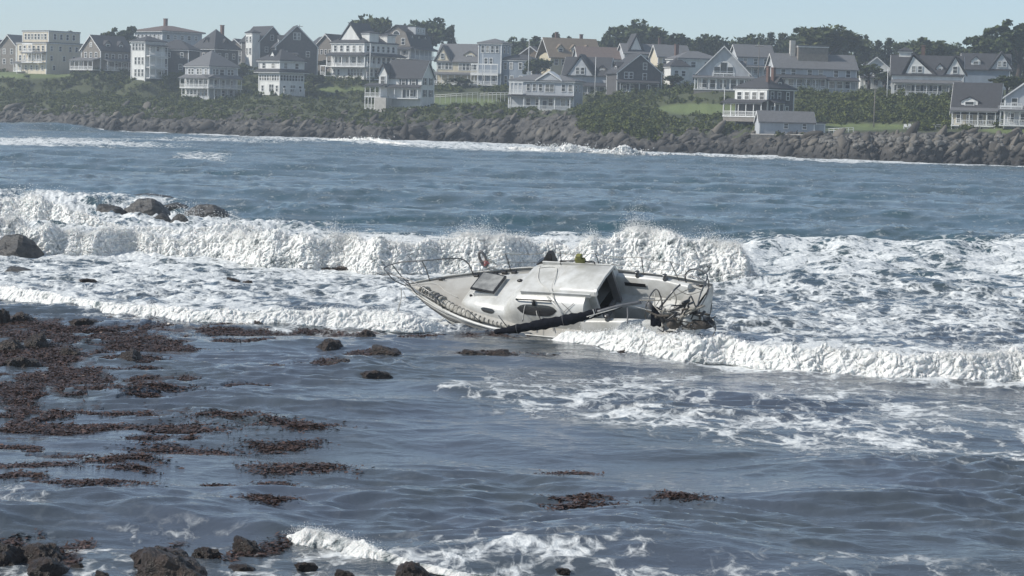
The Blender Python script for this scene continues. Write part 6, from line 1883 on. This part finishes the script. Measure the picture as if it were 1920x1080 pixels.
    for (px, py, Y, sx, sy, sz, mt, nm) in ((1296, 596, 65.0, .30, .12, .16, GEL, 'cushion'), (1325, 606, 65.1, .20, .20, .14, BLACK, 'bundled_gear'), (1300, 608, 64.9, .42, .16, .14, RUST, 'bundled_gear'), (1262, 606, 65.0, .22, .16, .16, RUST, 'bundled_gear'), (1245, 596, 65.3, .16, .12, .16, BLACK, 'bundled_gear'), (1286, 602, 64.9, .16, .1, .12, ROPEW, 'cushion')):
        c = bp(px, py, Y); m = MB(); rg = []
        for i in range(9):
            ph = math.pi * i / 8
            rg.append([(c.x + sx * math.sin(ph) * math.cos(a) * (1 + .25 * math.sin(3 * a + i)), c.y + sy * math.sin(ph) * math.sin(a) * (1 + .2 * math.cos(4 * a)), c.z + sz * math.cos(ph)) for a in np.linspace(0, 2 * math.pi, 15)[:-1]])
        m.loft(rg, closed=True).build(nm, mt, root)
    # navy weather cloth laced to the port side of the cockpit
    m = MB(); rg = []
    for i in range(8):
        a = bp(1223 + i * 3, 573 + i, 65.5); b = bp(1219 + i * 3, 612, 65.3)
        rg.append([a.lerp(b, t) + Vector((0, .03 * math.sin(i * 1.7 + 4 * t), 0)) for t in np.linspace(0, 1, 7)])
    m.loft(rg); o = m.build('weather_cloth', NAVY, root); o.modifiers.new('thick', 'SOLIDIFY').thickness = .01
    # boom in its dark cover, lying along the port rail
    cl = [bp(928, 622, 66.9), bp(960, 618, 66.7), bp(1000, 611, 66.5), bp(1050, 602, 66.3), bp(1090, 594, 66.2), bp(1130, 583, 66.1), bp(1166, 574, 66.0)]
    rad = [.06, .11, .135, .15, .135, .09, .045]
    sp = spline(cl, 7); rr = list(np.interp(np.linspace(0, 1, len(sp)), np.linspace(0, 1, 7), rad))
    rr = [x * (1 + .10 * math.sin(i * 2.3) + .09 * math.sin(i * .8 + 1)) for i, x in enumerate(rr)]
    boom = MB().tube(sp, rr, 14).build('sail_cover', NAVY, root)
    MB().tube(spline([bp(1120, 585, 65.95), bp(1160, 574, 65.95), bp(1202, 567, 66.1)], 5), [.045] * 11, 8).build('boom', GREYP, root)
    for i in (9, 22, 33):
        t_ = (sp[i + 1] - sp[i - 1]).normalized(); a = t_.orthogonal().normalized(); b = t_.cross(a)
        MB().tube([sp[i] + (a * math.cos(q) + b * math.sin(q)) * (rr[i] + .002) for q in np.linspace(0, 6.283, 15)], .007, 4).build('sail_tie', GREYP, boom)
    # furled headsail and coiled rope along the port deck
    fp = [d(4.35, .18, .10), d(3.8, .40, .14), d(3.2, .66, .15), d(2.6, .92, .15), d(1.9, 1.14, .14), d(1.2, 1.30, .12), d(.6, 1.38, .10)]
    sp = spline(fp, 12); n = len(sp)
    rr = [(.055 + .055 * math.sin(math.pi * min(1, i / n * 1.3)) ** .7) * (1 + .10 * math.sin(i * 2.1)) for i in range(n)]
    js = MB().tube(sp, rr, 10).build('furled_headsail', SAILC, root)
    m = MB()
    q = []
    for i in range(6, n - 4):
        t_ = (sp[i + 1] - sp[i - 1]).normalized(); a = t_.orthogonal().normalized(); b = t_.cross(a)
        for k in range(5):
            an = (i + k / 5) * 2.2
            q.append(sp[i].lerp(sp[i + 1], k / 5) + (a * math.cos(an) + b * math.sin(an)) * (rr[i] + .012))
    m.tube(q, .010, 5); m.build('wrapping_line', ROPE, js)
    r = random.Random(3)
    for i in range(7):
        c = Vector(sp[6 + i * 3]) + Vector((0, .0, .03)); R = .09 + .05 * r.random()
        t_ = (sp[7 + i * 3] - sp[5 + i * 3]).normalized(); a = t_.orthogonal().normalized(); b = t_.cross(a)
        MB().tube([c + (a * math.cos(w) + b * math.sin(w)) * R * (1 + .08 * math.sin(3 * w)) + t_ * .03 * math.sin(w) for w in np.linspace(0, 6.283, 19)], .028 + .02 * r.random(), 6).build('rope_coil', r.choice([GREYP, ROPE, SAILC]), root)
    # loose running rigging
    L = [([bp(752, 540, 73.2), bp(752, 560, 73.1), bp(745, 592, 73.0)], .012, ROPE), ([bp(756, 545, 73.0), bp(760, 560, 73.0), bp(748, 570, 73.0), bp(744, 600, 72.8)], .010, ROPEW),
         ([bp(850, 570, 70.6), bp(838, 590, 70.3), bp(815, 606, 70.2), bp(770, 604, 71.0)], .010, ROPEW), ([bp(984, 572, 68.2), bp(982, 588, 67.9), bp(980, 602, 67.6)], .018, BLACK), ([bp(1008, 572, 67.9), bp(1010, 588, 67.6), bp(1014, 602, 67.3)], .014, BLACK),
         ([bp(980, 600, 67.3), bp(984, 574, 67.9), bp(992, 566, 68.2), bp(1002, 572, 68.0), bp(1008, 596, 67.4)], .008, ROPEW),
         ([onc(.35, 1.9, .02), onc(0, 1.55, .02), onc(-.6, 1.2, .03), onc(-.95, .7, .05), onc(-1.2, .35, .05)], .012, ROPEW), ([onc(.30, 1.8, .02), onc(-.3, 1.75, .02), onc(-.65, 1.3, .06), onc(-1.0, .62, .06), onc(-1.4, .2, .04)], .012, ROPEW),
         ([onc(-.62, .95, .04), onc(-1.05, .5, .06), onc(-1.2, .25, .05)], .035, GEL),
         ([onc(-1.1, .75, .03), onc(-1.35, .5, .03), onc(-1.5, .30, .03)], .008, GREYP), ([onc(-1.5, .75, .03), onc(-1.3, .5, .03), onc(-1.1, .28, .03)], .008, GREYP),
         ([bp(1100, 594, 65.9), bp(1150, 580, 65.9), bp(1175, 572, 66), bp(1210, 580, 66), bp(1250, 588, 65.9)], .012, ROPEW), ([bp(1176, 570, 66.0), bp(1177, 590, 65.9), bp(1176, 606, 65.8)], .022, GREYP),
         ([bp(1105, 596, 65.9), bp(1114, 590, 65.9), bp(1112, 580, 65.9)], .014, ROPEW),
         ([d(4.7, .04, .03), d(4.0, -.2, .03), d(3.4, .1, .02), d(2.9, .3, .03)], .008, ROPEW), ([d(4.4, .3, .03), d(3.6, .72, .04), d(2.8, 1.0, .04), d(1.6, 1.25, .06)], .014, ROPE), ([d(2.7, .75, .03), d(2.3, .98, .2), d(2.25, 1.1, .03)], .016, BLACK),
         ([bp(735, 512, 73.4), bp(720, 516, 73.5), bp(705, 512, 73.6)], .016, STEEL),
         ([bp(1316, 530, 68), bp(1330, 548, 67.6), bp(1334, 575, 67.2), bp(1326, 605, 66.6)], .020, ROPE), ([bp(1300, 522, 68.5), bp(1318, 540, 68), bp(1322, 570, 67.4)], .014, BLACK)]
    for pts, r_, mt in L:
        MB().tube(spline(pts, 6), r_, 6).build('loose_line', mt, root)
    # split and torn toe-rail plank along the port bow
    MB().tube(spline([d(4.6, .12, .06), d(3.6, .66, .09), d(2.6, 1.10, .10), d(1.4, 1.42, .08), d(.4, 1.5, .02)], 8), .045, 6).build('rail_plank', GEL, root)
    # grey loop and pink-and-white rope at the starboard shrouds
    c = d(2.55, -1.12, .12)
    m = MB(); m.tube([(c[0] + .12 + .11 * math.cos(a), c[1], c[2] + .36 + .27 * math.sin(a)) for a in np.linspace(0, 6.283, 21)], .045, 7); b_ = m.build('rope_hank', GREYP, root)
    for k in range(7):
        a = Vector(c) + Vector((r.uniform(-.15, .2), r.uniform(-.1, .1), r.uniform(-.1, .3)))
        MB().tube(spline([a, a + Vector((r.uniform(-.15, .15), r.uniform(-.1, .1), .12)), a + Vector((r.uniform(-.25, .25), r.uniform(-.1, .1), -.06))], 5), .028, 6).build('rope_strand', PINK if k % 2 else ROPEW, b_)
    for k in range(5):
        x = 2.9 - k * .28; y = -beam(x) + .12
        m = MB(); m.box(x - .08, x + .08, y - .05, y + .05, deckz(x, y), deckz(x, y) + .07 + .03 * (k % 2)); m.build('deck_block', BLACK, root, .01)
boat()

# ------------------------------------------------------------------ poles, fences, garden things on the headland
POLE = pmat('weathered_pole', (.20, .18, .16), .85, .3, 2); WPOLE = pmat('white_pole', (.66, .66, .64), .5, .1, 2)
def pole(name, label, px, py0, py1, D, mat, r=.11, cat='pole', arm=False):
    a, b = at(px, py0, D), at(px, py1, D)
    g = float(terrain(np.array([a.x]), np.array([a.y]), False)[0])
    z0 = min(a.z, g) - a.z - .5; h = b.z - a.z
    root = empty(name, a); tag(root, label, cat)
    MB().tube([(0, 0, z0), (0, 0, h * .5), (0, 0, h)], [r, r * .85, r * .6], 8).build('shaft', mat, root)
    if arm:
        m = MB(); m.box(-1.1, 1.1, -.06, .06, h - .7, h - .55); m.build('crossarm', POLE, root)
        for x in (-.9, -.4, .4, .9):
            MB().tube([(x, 0, h - .55), (x, 0, h - .35)], .06, 6).build('insulator', WPOLE, root)
    else:
        m = MB(); m.loft([[(q * math.cos(t), q * math.sin(t), h + z) for t in np.linspace(0, 6.28, 9)[:-1]] for q, z in ((.02, -.02), (.11, .04), (.11, .12), (.02, .2))], closed=True, cap0=True, cap1=True); m.build('finial', mat, root)
pole('flagpole', 'bare white flagpole before the big white wrap-porch house', 693, 157, 82, 634, WPOLE, .15, 'flagpole')
pole('flagpole', 'slim pale pole in front of the square look-out tower', 904, 166, 99, 618, WPOLE, .10, 'flagpole')
pole('flagpole', 'tall pale pole right of the tower house wing', 990, 160, 75, 600, WPOLE, .12, 'flagpole')
pole('flagpole', 'pale flagpole rising beside the grey gabled cottage and its lawn', 1115, 186, 108, 570, WPOLE, .12, 'flagpole')
pole('flagpole', 'white flagpole at the lawn edge left of the boathouse', 1357, 222, 165, 503, WPOLE, .11, 'flagpole')
pole('utility_pole', 'brown pole standing in the brush right of the boathouse', 1638, 244, 168, 462, POLE, .14)
pole('utility_pole', 'wooden pole with crossarm above the long grey house', 1421, 168, 82, 545, POLE, .13, 'utility pole', True)
pole('utility_pole', 'wooden pole with crossarm behind the tallest shingle gable', 561, 75, 46, 712, POLE, .13, 'utility pole', True)
pole('utility_pole', 'wooden pole with crossarm at the left end of the ridge', 19, 130, 64, 740, POLE, .13, 'utility pole', True)
pole('utility_pole', 'plain white pole left of the white-porched house', 1663, 184, 128, 490, WPOLE, .10)

def fence(label, p0, p1, D0, D1, n, hgt=1.1, rails=2):
    a, b = at(*p0, D0), at(*p1, D1)
    root = empty('fence', a); tag(root, label, 'fence', 'fences on the headland')
    me = MB().box(-.07, .07, -.07, .07, -1.5, hgt).mesh('post', WPOLE)
    for i in range(n):
        q = a.lerp(b, i / (n - 1)) - a
        link(bpy.data.objects.new('post', me), root).location = q
    for k in range(rails):
        m = MB(); z = hgt * (.92 - k * .45); q = b - a
        m.tube([(0, 0, z), (q.x, q.y, q.z + z)], .06, 4).build('rail', WPOLE, root)
fence('grey rail fence along the lawn left of the two-porch cliff house', (900, 182), (962, 180), 585, 580, 9)
fence('pale rail fence over the seaward edge of the central lawn', (805, 186), (896, 180), 597, 590, 10)
fence('pale fence on top of the stone bank, right of the boathouse', (1536, 250), (1600, 247), 440, 436, 8, .9)

# white garden chairs and a table on the lawn left of the buff gable house
def adirondack(label, px, py, D, rz):
    root = empty('garden_chair', at(px, py, D), rz); tag(root, label, 'chair', 'white garden chairs')
    z = float(terrain(np.array([root.location.x]), np.array([root.location.y]), False)[0])
    root.location.z = z
    MB().prism([(-.35, .38), (.30, .26), (.30, .31), (-.35, .43)], 'x', -.30, .30).build('seat', TRIM, root)
    MB().prism([(.22, .26), (.55, 1.05), (.60, 1.03), (.28, .24)], 'x', -.30, .30).build('backrest', TRIM, root)
    for x in (-.36, .36):
        MB().box(x - .08, x + .08, -.42, .40, .58, .63).build('armrest', TRIM, root)
        MB().box(x - .04, x + .04, -.38, -.28, -.3, .58).build('leg', TRIM, root); MB().box(x - .04, x + .04, .25, .35, -.3, .58).build('leg', TRIM, root)
for i, (px, lb) in enumerate(((1698, 'white garden chair farthest from the buff gable house'), (1707, 'middle one of three white garden chairs on the sea-wall lawn'), (1716, 'white garden chair nearest to the buff gable house'))):
    adirondack(lb, px, 243, 440, .2 * i)
root = empty('garden_table', at(1762, 243, 432)); tag(root, 'white garden table with bench seats left of the stilted porch', 'table')
root.location.z = float(terrain(np.array([root.location.x]), np.array([root.location.y]), False)[0])
MB().box(-1.2, 1.2, -.5, .5, .72, .80).build('tabletop', TRIM, root)
for y in (-.95, .95):
    MB().box(-1.2, 1.2, y - .18, y + .18, .42, .48).build('bench', TRIM, root)
for x in (-.9, .9):
    MB().prism([(-.7, -.3), (-.62, -.3), (-.22, .72), (-.30, .72)], 'x', x - .05, x + .05).build('leg', TRIM, root)
    MB().prism([(.7, -.3), (.62, -.3), (.22, .72), (.30, .72)], 'x', x - .05, x + .05).build('leg', TRIM, root)
# retaining walls
def wall(name, label, pts, D, h0, mat, th=.8, cat='wall'):
    a, b = at(*pts[0], D[0]), at(*pts[1], D[1])
    root = empty(name, a, math.atan2(b.y - a.y, b.x - a.x)); tag(root, label, cat)
    L = (b - a).xy.length; n = int(L / .9)
    m = MB(); r = random.Random(len(label))
    top = [(L * i / n, (b.z - a.z) * i / n + r.uniform(-.12, .12)) for i in range(n + 1)]
    m.prism([(0, -h0)] + [(L, b.z - a.z - h0)] + top[::-1], 'y', 0, th)
    m.build('masonry', mat, root)
    m = MB(); m.prism([(-.05, .0), (L + .05, b.z - a.z), (L + .05, b.z - a.z + .16), (-.05, .16)], 'y', -.06, th + .06); m.build('coping', CONC, root)
STONE = pmat('stone_wall', (.13, .125, .115), .9, .3, 2.2, .8, col2=(.055, .052, .048), bscale=3)
wall('retaining_wall', 'grey stone retaining wall under the two-porch cliff house', ((1018, 212), (1085, 215)), (549, 541), 6, STONE)
wall('retaining_wall', 'stone retaining wall below the wrapped-porch grey house', ((298, 190), (398, 194)), (640, 631), 4, STONE)
wall('retaining_wall', 'stone sea wall under the boathouse', ((1408, 252), (1535, 254)), (436, 428), 2.4, STONE)

# ------------------------------------------------------------------ air
def haze():
    m = bpy.data.materials.new('haze'); m.use_nodes = True
    nt = m.node_tree; nt.nodes.clear()
    o = nt.nodes.new('ShaderNodeOutputMaterial')
    v = nt.nodes.new('ShaderNodeVolumePrincipled')
    v.inputs['Color'].default_value = (.80, .90, 1.0, 1)
    v.inputs['Density'].default_value = HAZE_DENSITY
    v.inputs['Anisotropy'].default_value = .2
    nt.links.new(v.outputs[0], o.inputs['Volume'])
    b = MB(); b.box(-900, 900, -60, 1400, -7, 46)
    tag(b.build('haze', m), 'thin sea haze', 'haze', kind='stuff')
HAZE_DENSITY = .00038
haze()
